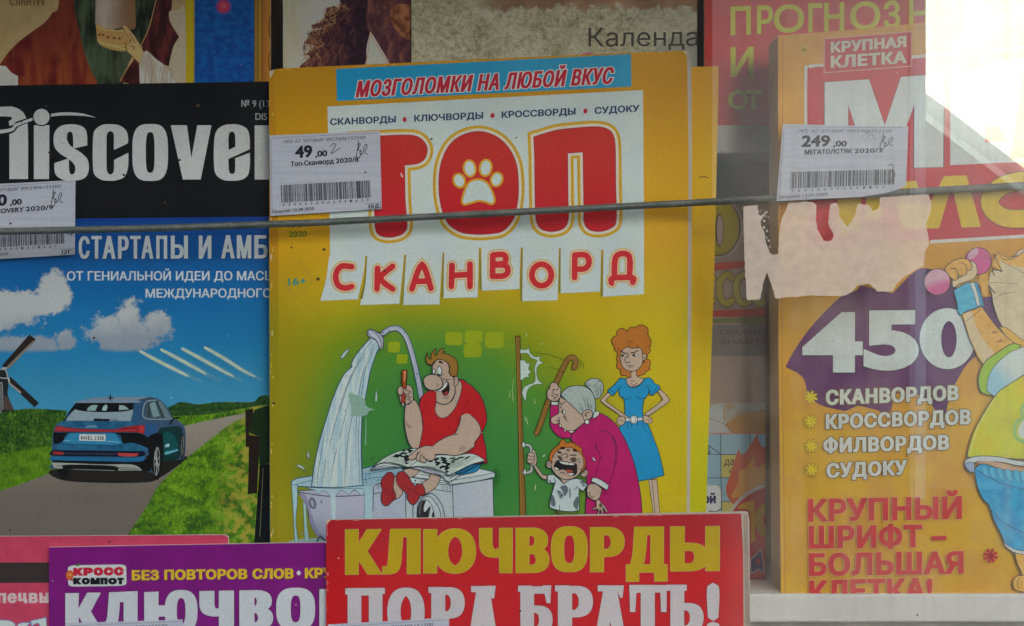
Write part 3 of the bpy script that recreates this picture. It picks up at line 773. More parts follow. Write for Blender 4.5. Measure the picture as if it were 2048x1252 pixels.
p = Part(tp, 'cover'); p.sh([q_ + (1,) for q_ in outl], yel(tp, p.h))
sq = '#80901f'
for cx, cy, w_, h_ in ((908, 677, 35, 27), (947, 674, 36, 26), (945, 701, 36, 28), (989, 680, 38, 33), (788, 694, 24, 22), (804, 718, 22, 19)):
    p.el(cx, cy, w_ / 2, h_ / 2, sq, e=5)
p.sh('548,150* 556,400 557,800 556,1195* 541,1195* 539,700 538,145*', custom('spine_tint', tp, p.h, lambda t: t.mix(t.sm(t.PY, 450, 680), '#a57808', '#827a08')))
wr = random.Random(5)
for i in range(46):                                              # rubbed ink along the spine and the top edge
    if i % 3: x, y, rx, ry = wr.uniform(541, 546), wr.uniform(200, 1080), wr.uniform(.6, 1.6), wr.uniform(1.5, 7)
    else: x = wr.uniform(560, 1365); y = 140 - (x - 550) * .0475 + wr.uniform(.5, 2); rx, ry = wr.uniform(1.5, 6), wr.uniform(.5, 1.1)
    p.el(x, y, rx, ry, wr.choice(('#b3a78c', '#c0a05a', '#8f7a3a')), n=9); p.z -= 1
p.z += 1
p.sh('538,143* 549,139 543,152 540,158*', '#b5a98e'); p.sh('1374,101.5* 1366,102.5 1371,108 1374.5,114*', '#b5a98e')
p.done()
p = Part(tp, 'banner', .0002)
p.quad([(672, 138), (1262, 108), (1263, 173), (674, 202)], custom('blue_banner', tp, p.h, lambda t: t.mix(t.sm(t.PX, 672, 1262), '#2586b4', '#3489b0')))
p.tx('МОЗГОЛОМКИ НА ЛЮБОЙ ВКУС', Q(713, 194, 1222, 166.5, 31.5, 6), [('#c3bcc0', 3.9, 2.6), ('#a4283a', 1.75, 1.0)], track=.16)
p.done()
SC = (540, 440, 3.913); SR = (960, 440, 3.912)
p = Part(tp, 'title_panel', .0002)
WH = '#aab8bd'
wm = custom('white_panel', tp, p.h, lambda t: t.mix(t.sm(t.noise(.01, 2), .3, .7), '#a8b6bb', '#afbbbf'))
def cv(s_, z): return [(q_[0], q_[1], 1 if '*' in w_ else 0) for q_, w_ in zip([x[:2] for x in pts(s_, z)], s_.split())]
p.sh(cv('655,213* 1286,180* 1288,440* 1288,502*', (0, 0, 1)) + cv('948,232* 618,220* 318,215*', SR) + cv('1635,220* 1350,255* 1050,270* 745,280*', SC) + cv('470,320* 468,30*', SC), wm)
p.z = 1
for z_, s_ in ((SC, '470,270* 460,310 440,460 393,632* 690,620* 700,560 735,400 745,280*'), (SC, '762,270* 745,480 705,665* 1012,655* 1050,268*'), (SC, '1067,262* 1040,665* 1325,660* 1350,252*'), (SC, '1364,240* 1355,612* 1625,605* 1635,218*'),
               (SR, '10,206* 14,553* 308,540* 318,212*'), (SR, '336,212* 330,635* 607,628* 618,218*'), (SR, '632,218* 630,573* 940,560* 948,230*'), (SR, '967,228* 962,600* 1283,580* 1283,232*')):
    p.sh(s_, wm, z_)
p.ln('757,285 742,480 715,610', 5, '#6d6b2a', SC, (.3, 1)); p.ln('1060,275 1035,655|1358,260 1350,600|1642,225 1648,540', 5, '#7b772c', SC, (.3, 1)); p.ln('326,220 322,625|626,222 622,565|957,235 952,590', 5, '#7b772c', SR, (.3, 1))
p.done()
TPANEL = p.ob
p = Part(tp, 'tagline', .0004, TPANEL)
NV = '#2b3a5c'
for s_, x0, y0, x1, y1 in (('СКАНВОРДЫ', 661, 250, 791, 244.5), ('КЛЮЧВОРДЫ', 829, 243, 965.5, 237), ('КРОССВОРДЫ', 1004, 235.8, 1150.5, 228.7), ('СУДОКУ', 1190, 227.5, 1278, 222.5)):
    p.tx(s_, Q(x0, y0, x1, y1, 12.6), [(NV, .75, .5)], track=.04)
for x, y in ((809.4, 239), (985, 231), (1170.6, 222)): p.el(x, y, 4, 5, '#a32c3c')
p.done()
LZ = (700, 230, 3.593)
p = Part(tp, 'title', .0004, TPANEL)
Tl = smooth(pts('20,162* 215,152 420,146 500,165 545,215 553,265 530,320 480,348 390,358* 395,600 402,700 408,800 385,845 340,868 280,877 225,868 192,840 180,780 178,690 178,365* 20,372*', LZ))
Ol = smooth(pts('924,120 1040,150 1130,225 1190,340 1208,470 1205,600 1175,740 1100,830 1000,852 900,855 790,838 700,770 655,650 640,500 655,350 710,225 800,150', LZ))
Pl = smooth(pts('1322,158* 1480,112 1620,95 1760,86 1845,100 1890,145 1905,240 1908,500 1912,745 1885,805 1800,835 1720,822 1685,770 1682,660 1676,264* 1562,272* 1565,600 1567,745 1535,812 1450,836 1372,815 1338,750 1332,600 1328,300*', LZ))
tl = [l if area(l) > 0 else l[::-1] for l in (Tl, Ol, Pl)]
for c_, g_ in (('#b08f2c', 12.6), ('#bcb5a8', 6.6), ('#c5aca6', 2.4), ('#5a2440', 1.1), ('#a92f2c', 0)):
    p.fill([grow(l, g_) for l in tl], custom('title_red', tp, p.h, lambda t: t.mix(t.sm(t.PY, 270, 470), '#a8322d', '#a8262e')) if g_ == 0 else c_)
for cx, cy, rx, ry, r_ in ((785, 472, 48, 58, -20), (860, 384, 50, 66, -8), (975, 380, 50, 66, 8), (1054, 463, 48, 58, 20)):
    p.el(cx, cy, rx, ry, '#b58d2c', LZ, r_); p.el(cx, cy, rx - 15, ry - 15, WH, LZ, r_)
paw = '918,455 985,478 1035,560 1045,625 1015,648 970,632 920,625 870,640 820,650 797,625 810,560 850,480'
l = smooth(pts(paw, LZ)); l = l if area(l) > 0 else l[::-1]
p.fill([l], '#b58d2c'); p.fill([grow(l, -4.2)], WH)
p.sh('801,347 803,346 806,352 805,355 802,352', '#c9a39c')
p.done()
p = Part(tp, 'tile_letters', .0005, TPANEL)
lay = (('#b09a5c', 3.1, 24), ('#d0a898', 1.0, 14), ('#b02f33', 0, 0))
strk = [(SC, '640,365 600,360 560,362 530,390 515,430 517,470 535,510 570,530 610,530 640,520'), (SC, '842,378 838,540|960,362 865,455 960,540'), (SC, '1110,540 1190,350 1260,535|1140,480 1235,478'), (SC, '1425,355 1420,520|1565,345 1565,520|1425,435 1565,425'),
        (SR, '100,275 98,440|100,275 180,270 202,300 185,340 105,345|110,352 195,355 218,395 190,435 98,440'), (SR, None), (SR, '742,275 740,450|742,275 815,272 848,300 850,345 820,380 742,385'), (SR, '1030,495 1040,455 1190,452 1195,488|1050,450 1065,285 1165,280 1170,450|1065,285 1068,284')]
for c_, g_, _x in lay:
    for z_, s_ in strk:
        w_ = 46 / 3.913 + 2 * (0 if g_ == 0 else (2.4 if g_ == 1.0 else 4.8))
        if s_ is None:
            lo = [( SR[0] + (482 + 76 * math.cos(a_ * .2244)) / SR[2], SR[1] + (430 + 84 * math.sin(a_ * .2244)) / SR[2]) for a_ in range(28)]
            p.fill(ribbon(lo, w_, True), c_)
        else: p.ln(s_, w_, c_, z_)
        p.z -= 1
    p.z += 1
p.done()
p = Part(tp, 'small_print', .0003)
p.tx('2020', Q(578, 474, 613, 473, 11.5), [('#4f6a20', .5, .3)])
p.tx('№8', Q(578, 456, 604, 455, 11), [('#4f6a20', .4, .2)])
p.tx('16+', Q(577, 571, 612, 569, 15), [('#1f7a78', .5, .3)])
p.ln(['594,520 626,560 592,597 561,558'], 1.2, '#8f7f3a', closed=True) if False else p.ln([[(594, 520, 1), (626, 560, 1), (592, 597, 1), (561, 558, 1), (594, 520, 1)]], 1.2, '#8f7f3a')
p.done()

# ---- printed drawing: shower, bath and washing machine
OZ = (540, 640, 2.722); BZ = (730, 840, 6.259); AZ = (780, 680, 6.955)
INK = '#22303a'; INKB = '#2c4a66'
p = Part(tp, 'drawn_shower', .0010)
p.ln('615,72 640,56 665,46 700,48 735,82 760,140 785,230 805,320 825,425', 11.5, INKB, OZ); p.ln('615,72 640,56 665,46 700,48 735,82 760,140 785,230 805,320 825,425', 8.2, '#9399a8', OZ)
p.ln('625,62 665,50 700,53 733,90 757,150 782,240', 1.6, '#aab0bb', OZ)
p.ln('645,52 648,64|725,72 735,66|795,298 805,288', 1.2, INKB, OZ)
water = custom('water_print', tp, p.h, lambda t: t.mix(t.sm(t.noise(.07, 2, 1.3, .08, dist=.3), .40, .62), '#91abb8', '#abbcc3'))
l = '560,90 500,150 462,200 440,245* 445,255 400,300 345,420 300,560 265,680 240,800 226,908* 360,912 507,900* 497,700 503,520 520,420 545,290 580,180 605,135 590,100'
p.sh(l, water, OZ, 1.8, INKB)
p.ln('585,110 540,190 505,290 480,420 440,560 420,690 410,800 405,900|555,110 490,210 430,330 385,460 345,600 325,690|570,150 520,270 498,400 470,560 468,720 470,800|600,140 565,220 538,330 520,410|520,180 470,260 420,370 380,500|430,440 400,560 370,680 340,800 330,880|490,520 480,640 484,760 488,890|505,440 498,560 496,720 500,890|300,600 280,720 260,840 258,900|350,560 310,720 290,850 285,900', 1.1, INKB, OZ, (.6, 1.3, .5))
p.ln('410,350 370,470 330,620 300,760|545,170 500,280 470,400 450,520|470,230 420,320 380,420|440,640 430,760 428,880|380,640 360,760 350,880', 5, '#b3c3c6', OZ, (.3, 1.2, .3))
p.sh('530,60 545,50 575,60 600,75 618,95 618,130 612,158 600,160 595,150 580,115 545,95 532,85', '#8e90a2', OZ, 1.4, INK)
p.sh('535,62 550,56 580,80 600,110 608,140 600,150 575,105 548,88', '#a3a8b8', OZ, .9, INK)
p.ln('575,68 600,70 620,65|600,70 615,95', 1.1, INK, OZ)
p.sh('383,208 392,190 410,168 437,155* 415,185 400,205', '#a2b0b4', OZ, 1.1, INKB); p.sh('578,380* 584,410 582,440 573,440 574,415', '#9fb2ae', OZ, .6, '#3a6a68')
p.sh('200,722 210,720 216,738 212,756 204,745', '#8f9a92', OZ, 1, INKB); p.sh('145,792 160,788 180,800 195,820* 170,808', '#aab4ae', OZ, 1, INKB)
p.ln('522,530 522,600 520,678', 1.6, '#8ab0a4', OZ, (.5, 1))
p.sh('428,402 470,408 515,432 520,460 540,478 575,488* 540,496 520,520 440,525* 442,480', '#7b9a90', OZ)
p.done()
p = Part(tp, 'drawn_bath', .0003)
tubm = custom('bath_print', tp, p.h, lambda t: t.mix(t.sm(t.PY, 985, 1090), '#9c9fb0', '#8b8fa6'))
p.sh('90,1212* 130,1198 200,1190 280,1185 320,1195* 320,1300* 90,1300*', '#8aa5a9', OZ)
p.sh('150,930* 185,975 205,1030 215,1090 240,1150 270,1180 330,1212 500,1260* 740,1260* 740,900*', tubm, OZ, 1.8, INK)
p.sh('160,950* 195,955 235,1080 270,1160 330,1212* 265,1185 220,1110 205,1030', '#7d7c98', OZ)
p.sh('118,895 118,880 150,862 260,845 400,835 560,795* 640,780 720,800* 740,900 620,915 560,930 400,925 250,912 150,905 135,910', '#8eabb8', OZ, 1.8, INKB)
p.sh('250,860 400,850 560,820 700,800* 735,880 600,905 500,905 360,912 228,905', '#7f9fb0', OZ)
p.ln('130,900 200,880 300,862|520,840 600,825 700,805|505,870 560,860 640,850|290,858 260,905|330,832 365,828|405,824 435,826|250,842 268,842 266,880|430,810 432,840|520,840 524,890|540,838 542,860', 1.1, INKB, OZ)
p.ln('150,935 250,952 340,960 480,955 600,940', 1.6, INK, OZ)
p.sh('200,912 240,925 260,948 285,930 310,938 330,965 355,962 380,930 410,935 430,950 460,925 500,955 510,920 360,918', '#95aeb8', OZ, .9, INKB)
p.sh('118,895* 150,900* 148,1000 140,1100 152,1200 135,1205 130,1100 124,1000', '#8fb0b8', OZ, 1, INKB); p.sh('180,990* 195,1010 200,1100 212,1200 190,1200 185,1100', '#8fb0ac', OZ, .8, INKB)
p.ln('345,955 338,1080|350,950 354,1075|515,930 514,1080|530,960 528,1080|545,930 548,1078|560,940 556,1020', 1.2, INKB, OZ)
p.sh('332,960 356,960 354,1080 338,1080', '#9fb5c0', OZ); p.sh('515,925* 560,920* 558,1000 556,1090* 515,1090*', '#93afbe', OZ)
p.el(232, 998, 17, 30, '#6f6f8c', OZ, -12, 1.4, INK); p.el(230, 998, 10, 22, '#8f90a8', OZ, -12, .8, INK); p.ln('278,982 280,998', 1.4, INK, OZ)
p.ln('255,1205 275,1180 300,1200', 2.4, '#3a4050', OZ); p.el(175, 1162, 9, 5, '#9fa870', OZ, 30, .8, INK)
p.done()
p = Part(tp, 'drawn_washing_machine', .0009)
fr = custom('machine_front', tp, p.h, lambda t: t.mix(t.sm(t.PX, 745, 990), '#a3b0b8', '#9aa4ae'))
p.sh('90,830* 130,790 300,760* 520,760* 520,1290* 95,1290*', custom('bath_side', tp, p.h, lambda t: t.mix(t.sm(t.PY, 960, 1030), '#9aa3b4', '#98a0b2')), BZ)
p.ln('110,920 200,910|100,1140 105,900 115,830 150,800 200,795|510,930 515,1290', 1.5, INK, BZ)
p.ln('150,770 175,745|150,800 150,860|170,790 172,865', 1, INK, BZ)
p.sh('505,790* 1095,815* 1110,1300* 515,1300*', fr, BZ, 1.6, INK)
p.sh('1095,815* 1600,735* 1615,1300* 1110,1300*', custom('machine_side', tp, p.h, lambda t: t.mix(t.sm(t.PX, 905, 985), '#9ba4b2', '#a2aab6')), BZ, 1.5, INK)
p.sh('480,640* 900,590* 1420,605* 1625,655* 1628,712* 1400,765 1045,815* 480,790*', '#a4b1b6', BZ, 1.6, INK)
p.sh('480,640* 900,590* 1420,605* 1625,657* 1400,705 1110,752 1045,770* 600,715*', '#abb7bb', BZ, 1.2, INK)
p.ln('590,720 1050,800|680,680 820,700|600,715 800,745', 1.1, INK, BZ)
p.sh('870,800* 1060,815* 1070,900* 1000,890 880,868*', '#a1aeb6', BZ, 1.3, INK)
p.el(978, 850, 14, 20, '#b2bcc0', BZ, 0, 1, INK); p.el(1025, 857, 14, 20, '#b2bcc0', BZ, 0, 1, INK)
p.el(630, 760, 9, 10, '#5c6e72', BZ, 0, .8, INK); p.el(706, 774, 9, 10, '#5c6e72', BZ, 0, .8, INK)
p.ln('605,1290 600,1100 640,1010 740,950 830,920 900,970 960,1060 990,1160 998,1290', 1.6, INK, BZ); p.sh('650,1290* 655,1100 690,1010 760,960 820,965 880,1030 930,1120 950,1200 955,1290*', '#a5b0b8', BZ, 1.5, INK)
p.sh('660,1290* 655,1150 680,1050 720,1000 780,1000 830,1060 860,1150 878,1290*', '#a9b2b6', BZ, 1.2, INK)
p.sh('665,1290* 658,1150 680,1050 715,1010 770,1005* 745,1060 735,1120 750,1150 810,1080* 820,1100 800,1200 795,1290*', '#2c2a2e', BZ)
p.sh('672,1150 690,1050 720,1015 700,1100 690,1200', '#55585a', BZ); p.sh('830,1290* 840,1180 860,1150 878,1290*', '#2c2a2e', BZ)
p.ln('1640,610 1655,680 1645,800|1680,690 1685,750', 1.1, '#35602c', BZ); p.ln('70,500 100,465', 2.2, '#2a4a24', BZ)
p.done()
# ---- printed drawing: the man with his crossword
p = Part(tp, 'drawn_man', .0018)
SK = '#a28f82'; RD = '#a3272a'
# jeans and legs
p.sh('1270,400* 1330,360 1490,365* 1480,470 1450,560 1400,640 1300,670 1190,690* 1100,650*', '#2d78a6', BZ, 1.6, INK); p.ln('1370,390 1480,385|1440,370 1450,460', 1, INK, BZ)
p.sh('360,720* 390,700* 470,890 430,970 380,990* 340,960', SK, BZ, 1.4, INK)
p.sh('480,640 560,600 690,610* 650,680 600,710 540,720*', SK, BZ, 1.4, INK)
p.sh('720,800 800,730 830,670 950,710* 920,790 870,860 760,930*', SK, BZ, 1.5, INK)
p.sh('330,655 362,690 362,760 355,850 380,920 385,980 345,1015 300,1060 260,1072 215,1040 200,950 218,880 198,800 210,740 250,690 290,655', '#8a2f31', BZ, 1.5, INK); p.ln('215,885 260,880 290,855|345,870 340,960 335,1000', 1, '#4a1c20', BZ)
p.sh('400,680 440,648 490,650 540,700 580,770 625,825 650,800 690,800 730,830 755,910 730,950 690,945 670,1000 620,1055 570,1045 530,990 520,920 440,850 395,770', '#8d3032', BZ, 1.6, INK); p.ln('470,800 550,860 600,880|640,830 625,880 660,930', 1, '#4a1c20', BZ)
# body
p.sh('550,700 640,700* 960,550 1080,600 1200,700 1290,830 1335,1000 1345,1130 1310,1230 1290,1300 1330,1480 1340,1640 1300,1720 700,1710 440,1680* 395,1640* 410,1480 455,1200 450,1100 420,1000 405,920 430,810 480,745', RD, AZ, 1.8, INK)
p.sh('950,1260 960,1180 1000,1100 1080,1075 1180,1100 1240,1160 1270,1260 1260,1300', SK, AZ)
p.ln('510,830 490,920 465,1000 450,1060|1065,830 1060,900 1020,980 990,1060|1110,820 1060,890|620,1010 640,1070 680,1120|490,1200 560,1195|800,1230 870,1230|1290,1150 1280,1240', 1.1, '#5a1216', AZ, (.5, 1.1, .4))
# neck and head
p.sh('640,700* 640,870 625,960 650,1040 710,1085 780,1075 850,1020 920,920 980,760 1000,650 990,590 960,560* 900,640', SK, AZ, 1.5, INK)
p.sh('590,360 600,330 640,285 690,270 760,290 810,340 830,430 850,500* 880,520 905,640 900,740 860,830 790,890 710,890 640,850* 640,700* 590,500', SK, AZ, 1.4, INK)
p.sh('560,690* 700,690* 650,810* 645,730', SK, AZ)
p.sh('525,175* 505,215 500,270 520,330 580,345 600,320* 640,280 690,268 760,290 810,330 830,380 815,440* 850,500 930,505* 945,400 940,320 910,260 850,220 760,185* 755,165 720,175* 760,115* 700,130 660,190 640,220* 620,190 650,115* 600,150 570,230 575,265* 540,260 520,220', '#84642f', AZ, 1.5, '#3a2a12')
p.ln('835,380 830,430 855,490|725,180 760,190', 1, '#3a2a12', AZ)
p.sh('880,540 900,515 935,510 950,550 945,610 910,640 885,630* 890,580', SK, AZ, 1.4, INK); p.ln('920,540 890,560 900,600', 1.2, INK, AZ)
p.sh('590,340 610,300 630,310 600,345', '#2a1c14', AZ); p.sh('680,295 705,290 735,315 730,335 700,318 680,315', '#2a1c14', AZ)
p.el(610, 440, 18, 40, '#b0bcbc', AZ, 0, 1.2, INK); p.el(686, 430, 34, 62, '#b0bcbc', AZ, 0, 1.3, INK)
p.el(676, 480, 14, 14, '#1c1c1c', AZ); p.el(616, 470, 10, 12, '#1c1c1c', AZ)
p.sh('720,700* 800,590 822,640 825,700 800,760 760,775 735,750', '#2e2220', AZ, 1.2, INK); p.sh('745,750 790,715 805,725 790,765 755,772', '#8f3a38', AZ)
p.sh('640,705* 720,670 780,580 800,590 790,640 740,690 690,715', '#bfc4be', AZ, 1.1, INK)
p.ln('735,540 790,550 835,548|790,555 790,590|750,800 785,810 820,785|650,490 700,495 745,470', 1.3, INK, AZ)
p.sh('465,560 500,505 570,480 650,490 710,530 732,590 715,660 640,695 560,695 490,650', SK, AZ, 1.8, INK); p.ln('650,610 660,620|660,625 672,635|650,640 662,650|672,610 682,622', 1, '#4a4038', AZ)
p.ln('720,560 735,600 720,660|905,650 905,740 870,830 800,885 720,895 650,860', 1.6, INK, AZ)
# raised arm with pen
p.sh('215,900* 260,890 310,850 340,830 390,900 430,1010 450,1140 455,1250 430,1380* 390,1530 330,1520 260,1430 215,1260 200,1080', SK, AZ, 1.7, INK)
p.ln('220,1140 270,1190 310,1215|230,1170 270,1210|245,1205 280,1225', 1, '#5a4a40', AZ)
p.sh('200,640 240,625 290,640 315,690 320,760 325,830 300,860 270,890 225,900 210,850 220,780', SK, AZ, 1.6, INK)
p.sh('165,440 190,415 230,420 238,450 235,530 222,610 230,640 225,680 210,690 205,800 200,880 150,870 170,700 165,560', '#8a4626', AZ, 1.5, '#3a2015')
p.sh('195,440 220,440 215,480 210,560 190,570 195,510', '#b9835a', AZ); p.sh('180,640* 225,645* 205,870* 152,868*', '#8f3a2e', AZ); p.sh('165,880* 200,885* 185,935*', '#b0b6aa', AZ, 1, INK)
p.sh('105,690 130,650 170,650 185,700 175,745 140,768 110,740', SK, AZ, 1.5, INK); p.sh('130,790 155,780 160,850 150,860', SK, AZ, 1.1, INK)
p.sh('185,670 210,680 235,700 275,720 250,760 210,750 190,720', SK, AZ, 1.4, INK); p.ln('280,715 265,750 240,760|225,790 270,790 300,800|260,800 285,850 250,890|245,820 260,840', 1.4, INK, AZ)
p.done()
MAN = p.ob
p = Part(tp, 'drawn_crossword_book', .0034, MAN)
pgm = custom('drawn_pages', tp, p.h, lambda t: t.mix(t.sm(t.noise(.05, 2), .3, .7), '#a4b2ad', '#aebbb5'))
p.sh('60,632* 120,570 200,530 330,540 520,605* 700,590 900,650 1050,795* 1140,730 1280,640 1510,515* 1050,700 500,590', '#9699a6', BZ, 1.4, INK)
p.sh('80,640* 140,580 210,545 340,555 500,605* 340,580 200,580', '#a9b2b4', BZ, 1, INK)
p.sh('60,632* 140,550 250,470 370,410 500,370 660,352* 760,400 860,440 960,435 1150,440 1300,418 1400,440 1510,508* 1420,530 1300,570 1180,630 1050,695* 960,640 820,595 680,580 540,592* 400,550 260,530 160,555', pgm, BZ, 1.6, INK)
p.ln('540,592 600,550 660,510|700,600 830,640 960,720 1050,780|1060,735 1180,650 1350,570 1480,525', 1.1, INK, BZ)
def grid(o_, u, v, nu, nv, wgt=.6):
    L_ = []
    for i in range(nu + 1): a_ = (o_[0] + u[0] * i, o_[1] + u[1] * i); L_.append([(a_[0], a_[1], 1), (a_[0] + v[0] * nv, a_[1] + v[1] * nv, 1)])
    for j in range(nv + 1): a_ = (o_[0] + v[0] * j, o_[1] + v[1] * j); L_.append([(a_[0], a_[1], 1), (a_[0] + u[0] * nu, a_[1] + u[1] * nu, 1)])
    for l_ in L_: p.ln([l_], wgt, '#70807c', BZ); p.z -= 1
    p.z += 1
def cells(o_, u, v, cs, c_='#1f2426'):
    for i, j in cs:
        q_ = [(o_[0] + u[0] * (i + a_) + v[0] * (j + b_), o_[1] + u[1] * (i + a_) + v[1] * (j + b_), 1) for a_, b_ in ((0, 0), (1, 0), (1, 1), (0, 1))]
        p.sh(q_, c_, BZ); p.z -= 1
    p.z += 1
gu, gv = (33, 9), (-24, 17)
grid((330, 450), gu, gv, 8, 4); grid((470, 385), gu, gv, 5, 3, .5)
cells((470, 398), gu, gv, [(0, 0), (1, 0), (0, 1), (-1, 2), (0, 2), (1, 2), (-1, 3), (0, 3), (2, 1), (2, 2), (3, 1), (3, 2), (3, 3), (4, 3), (4, 4), (5, 5)])
cells((575, 372), gu, gv, [(0, 0), (-1, 0), (-2, 1), (0, 1)])
hu, hv = (34, 10), (-24, 19)
grid((960, 462), hu, hv, 8, 7, .55); grid((1215, 470), (36, -3), (-27, 20), 5, 6, .55); grid((700, 560), (36, 4), (-14, 16), 6, 2, .5)
cells((960, 458), hu, hv, [(0, 0), (1, 0), (-1, 1), (-1, 2), (0, 3), (1, 1), (2, 1), (2, 2), (1, 3), (1, 4), (3, 2), (4, 2), (4, 3), (3, 4), (3, 5), (5, 4), (5, 5), (6, 6), (4, 4)])
cells((1180, 462), (36, -3), (-27, 20), [(0, 0), (1, 0), (0, 1), (-1, 1), (-1, 2), (0, 3), (3, 0), (3, 1), (-2, 0), (-3, 0)])
cells((815, 505), (40, 6), (-24, 18), [(0, 0), (2, 0)])
p.done()
p = Part(tp, 'drawn_arm', .0044, MAN)
p.sh('1130,165* 1180,60 1200,-40 1260,-80 1330,-60 1400,10 1440,80 1455,150 1420,220 1375,280 1370,330 1330,360 1270,400 1190,435 1100,445 1000,430 880,430* 880,470 850,505 800,510 770,480* 765,525 730,538 690,525 660,510 640,495 600,500 550,492 540,470 560,440 620,390 660,360 760,320 840,325 900,280 990,225 1080,190', SK, BZ)
p.ln('1160,178 1080,190 990,225 900,280 840,325 760,320 660,360 620,390 560,440 540,470 550,492 600,500 640,480|1200,-40 1180,60 1130,165|1455,150 1420,220 1375,280 1370,330 1330,360 1270,400 1190,435 1100,445 1000,430 880,430|880,440 880,470 850,505 800,510 765,490 730,470 740,455|690,400 650,440 645,490 690,525|720,430 690,470 700,510 730,538 765,525 765,490|660,400 640,470 600,500|1330,-60 1400,10 1440,80 1455,150', 1.6, INK, BZ)
p.ln('1210,330 1175,385|1230,325 1190,395|1245,345 1220,385|1260,335 1245,360', 1, '#5a4a40', BZ)
p.done()
# ---- printed drawing: door, grandmother, boy and woman
VZ = (990, 640, 2.98); GZ = (1070, 700, 6.259); KZ = (1040, 860, 6.957); EZ = (1190, 640, 6.956)
p = Part(tp, 'drawn_door', .0003)
p.sh('122,97* 150,95* 160,500 186,1190* 148,1190* 135,500', '#75592c', VZ, 1.4, '#33260f')
p.ln('128,110 142,600 158,1170', 1.4, '#8d6f3a', VZ)
p.sh('150,175* 190,175 200,155* 210,195 240,220 275,215* 265,240 290,255* 255,275 248,320 260,360 288,382* 240,385 210,400 190,430 185,490* 165,450 160,430* 175,400 200,385 235,370 240,330 235,290 245,255 250,240 215,225 195,200 150,200*', '#a4b4b0', VZ, .9, '#2d4a40')
p.sh('150,240* 175,240 185,255* 210,260* 200,290 212,310 200,325 205,345* 185,340 170,350 152,362*', '#a4b4b0', VZ, .9, '#2d4a40')
p.ln('190,72 187,98|288,135 274,148|232,470 240,498|187,580 195,620|178,575 182,600|110,350 105,430 108,480|90,420 88,460', 1.4, '#9fb08a', VZ, (.5, 1))
p.ln('210,195 280,200 340,212 410,240|320,283 350,286 385,298|500,230 512,260 500,300|518,245 528,270 520,290|400,215 390,240', 1.1, '#2c4518', VZ, (.5, 1.1, .6))
p.ln('45,190 75,205 130,215 155,260 155,310|45,590 75,600 130,585 160,560 160,470', 7.2, INK, KZ); p.ln('45,190 75,205 130,215 155,260 155,310|45,590 75,600 130,585 160,560 160,470', 4.4, '#9aa4a2', KZ)
p.el(50, 205, 22, 40, '#a9b2b0', KZ, 0, 1.2, INK); p.el(68, 585, 20, 42, '#a9b2b0', KZ, 0, 1.2, INK)
p.ln('0,880 8,925 0,975|18,890 30,935 15,985', 1.1, '#234a20', VZ)
p.sh('310,375 330,345 355,335* 345,360 320,382', '#a9bcae', KZ, .7, '#2c5a30'); p.sh('205,835 205,790 225,740* 222,800 212,850', '#b3c2a8', KZ, .7, '#2c5a30')
p.done()
p = Part(tp, 'drawn_woman', .0005)
BL = '#277fae'; PK = '#a89585'; HR = '#a2672e'
p.sh('930,950* 965,950* 985,1190* 955,1190*', PK, VZ, 1.3, INK); p.sh('915,950* 935,950* 958,1190* 950,1190*', PK, VZ, 1.1, INK)
p.sh('775,600* 880,600* 905,610 940,690 980,800 1008,925* 940,945 860,960* 700,940 740,640*', BL, VZ, 1.5, INK)
p.ln('790,610 792,650|815,610 812,640|880,610 885,640 900,670|850,608 850,630', 1, '#17455f', VZ)
p.sh('300,215 300,170 340,125 400,120 445,155* 480,110 540,98 575,110* 600,75 660,70 720,100 740,150 735,205* 755,240 780,280 780,340 760,385* 770,430 750,460 735,480* 720,540 765,560 770,610 750,640* 765,680 740,710 700,720* 700,750 650,765 600,780 480,800 430,775 370,770 350,720 360,690* 310,670 300,620 320,590* 300,550 310,500 310,440* 270,420 270,360* 235,320 230,280 260,235', HR, EZ, 1.5, '#4a2a10')
p.ln('445,155 425,185|485,155 455,155|465,270 480,305 540,310|465,310 465,375|600,340 580,380 520,390 470,380|735,380 750,350|320,380 340,420 380,420', 1.2, '#5a3412', EZ)
p.sh('500,730 505,790 480,800 430,830 440,870 480,920 540,935 600,910 650,870 680,820 620,800 580,770 570,700', PK, EZ, 1.4, INK)
p.sh('345,500 365,500 360,570 345,560', PK, EZ, 1.1, INK)
p.sh('370,430 420,390 465,378 520,395 590,385 640,400 660,460* 665,560 640,640 590,690 520,712 450,700 390,660 365,600 362,500', PK, EZ, 1.4, INK)
p.sh('660,480 700,475 715,500 700,550 670,570*', PK, EZ, 1.2, INK); p.ln('695,505 675,520 690,545', 1, INK, EZ); p.el(682, 582, 12, 17, '#4a2e1c', EZ)
p.ln('370,435 410,460 455,460|500,455 550,450 605,420', 2.4, '#33201a', EZ, (1, .8)); p.ln('470,470 460,510 415,545 430,590 470,592 490,580', 1.5, INK, EZ)
p.sh('375,490 400,480 440,490 430,505 385,510', '#b5bbb2', EZ, 1.1, INK); p.sh('520,490 560,475 605,480 600,500 550,508', '#b5bbb2', EZ, 1.1, INK); p.el(388, 492, 15, 17, '#3a2a20', EZ); p.el(542, 488, 17, 19, '#3a2a20', EZ)
p.ln('450,640 490,632 540,645|480,660 500,658', 1.5, INK, EZ)
p.sh('330,830* 350,810 430,815* 440,870 480,925 540,940 600,920 660,870 690,815* 760,805 800,840 840,890 890,905* 905,940 870,990 800,1050* 770,1035 755,985* 745,1030 700,1085 680,1110 662,1250 680,1400* 400,1400* 415,1250 400,1100 350,1060 330,1000 330,960* 275,1030 260,1055* 200,1020 180,980 215,945 270,900', BL, EZ, 1.5, INK)
p.ln('365,910 335,960|700,905 745,940 750,985|370,1080 430,1105 510,1070|565,1065 620,1095 690,1080|210,965 260,1010 275,1035|860,925 820,1000 790,1020', 1.3, '#174058', EZ)
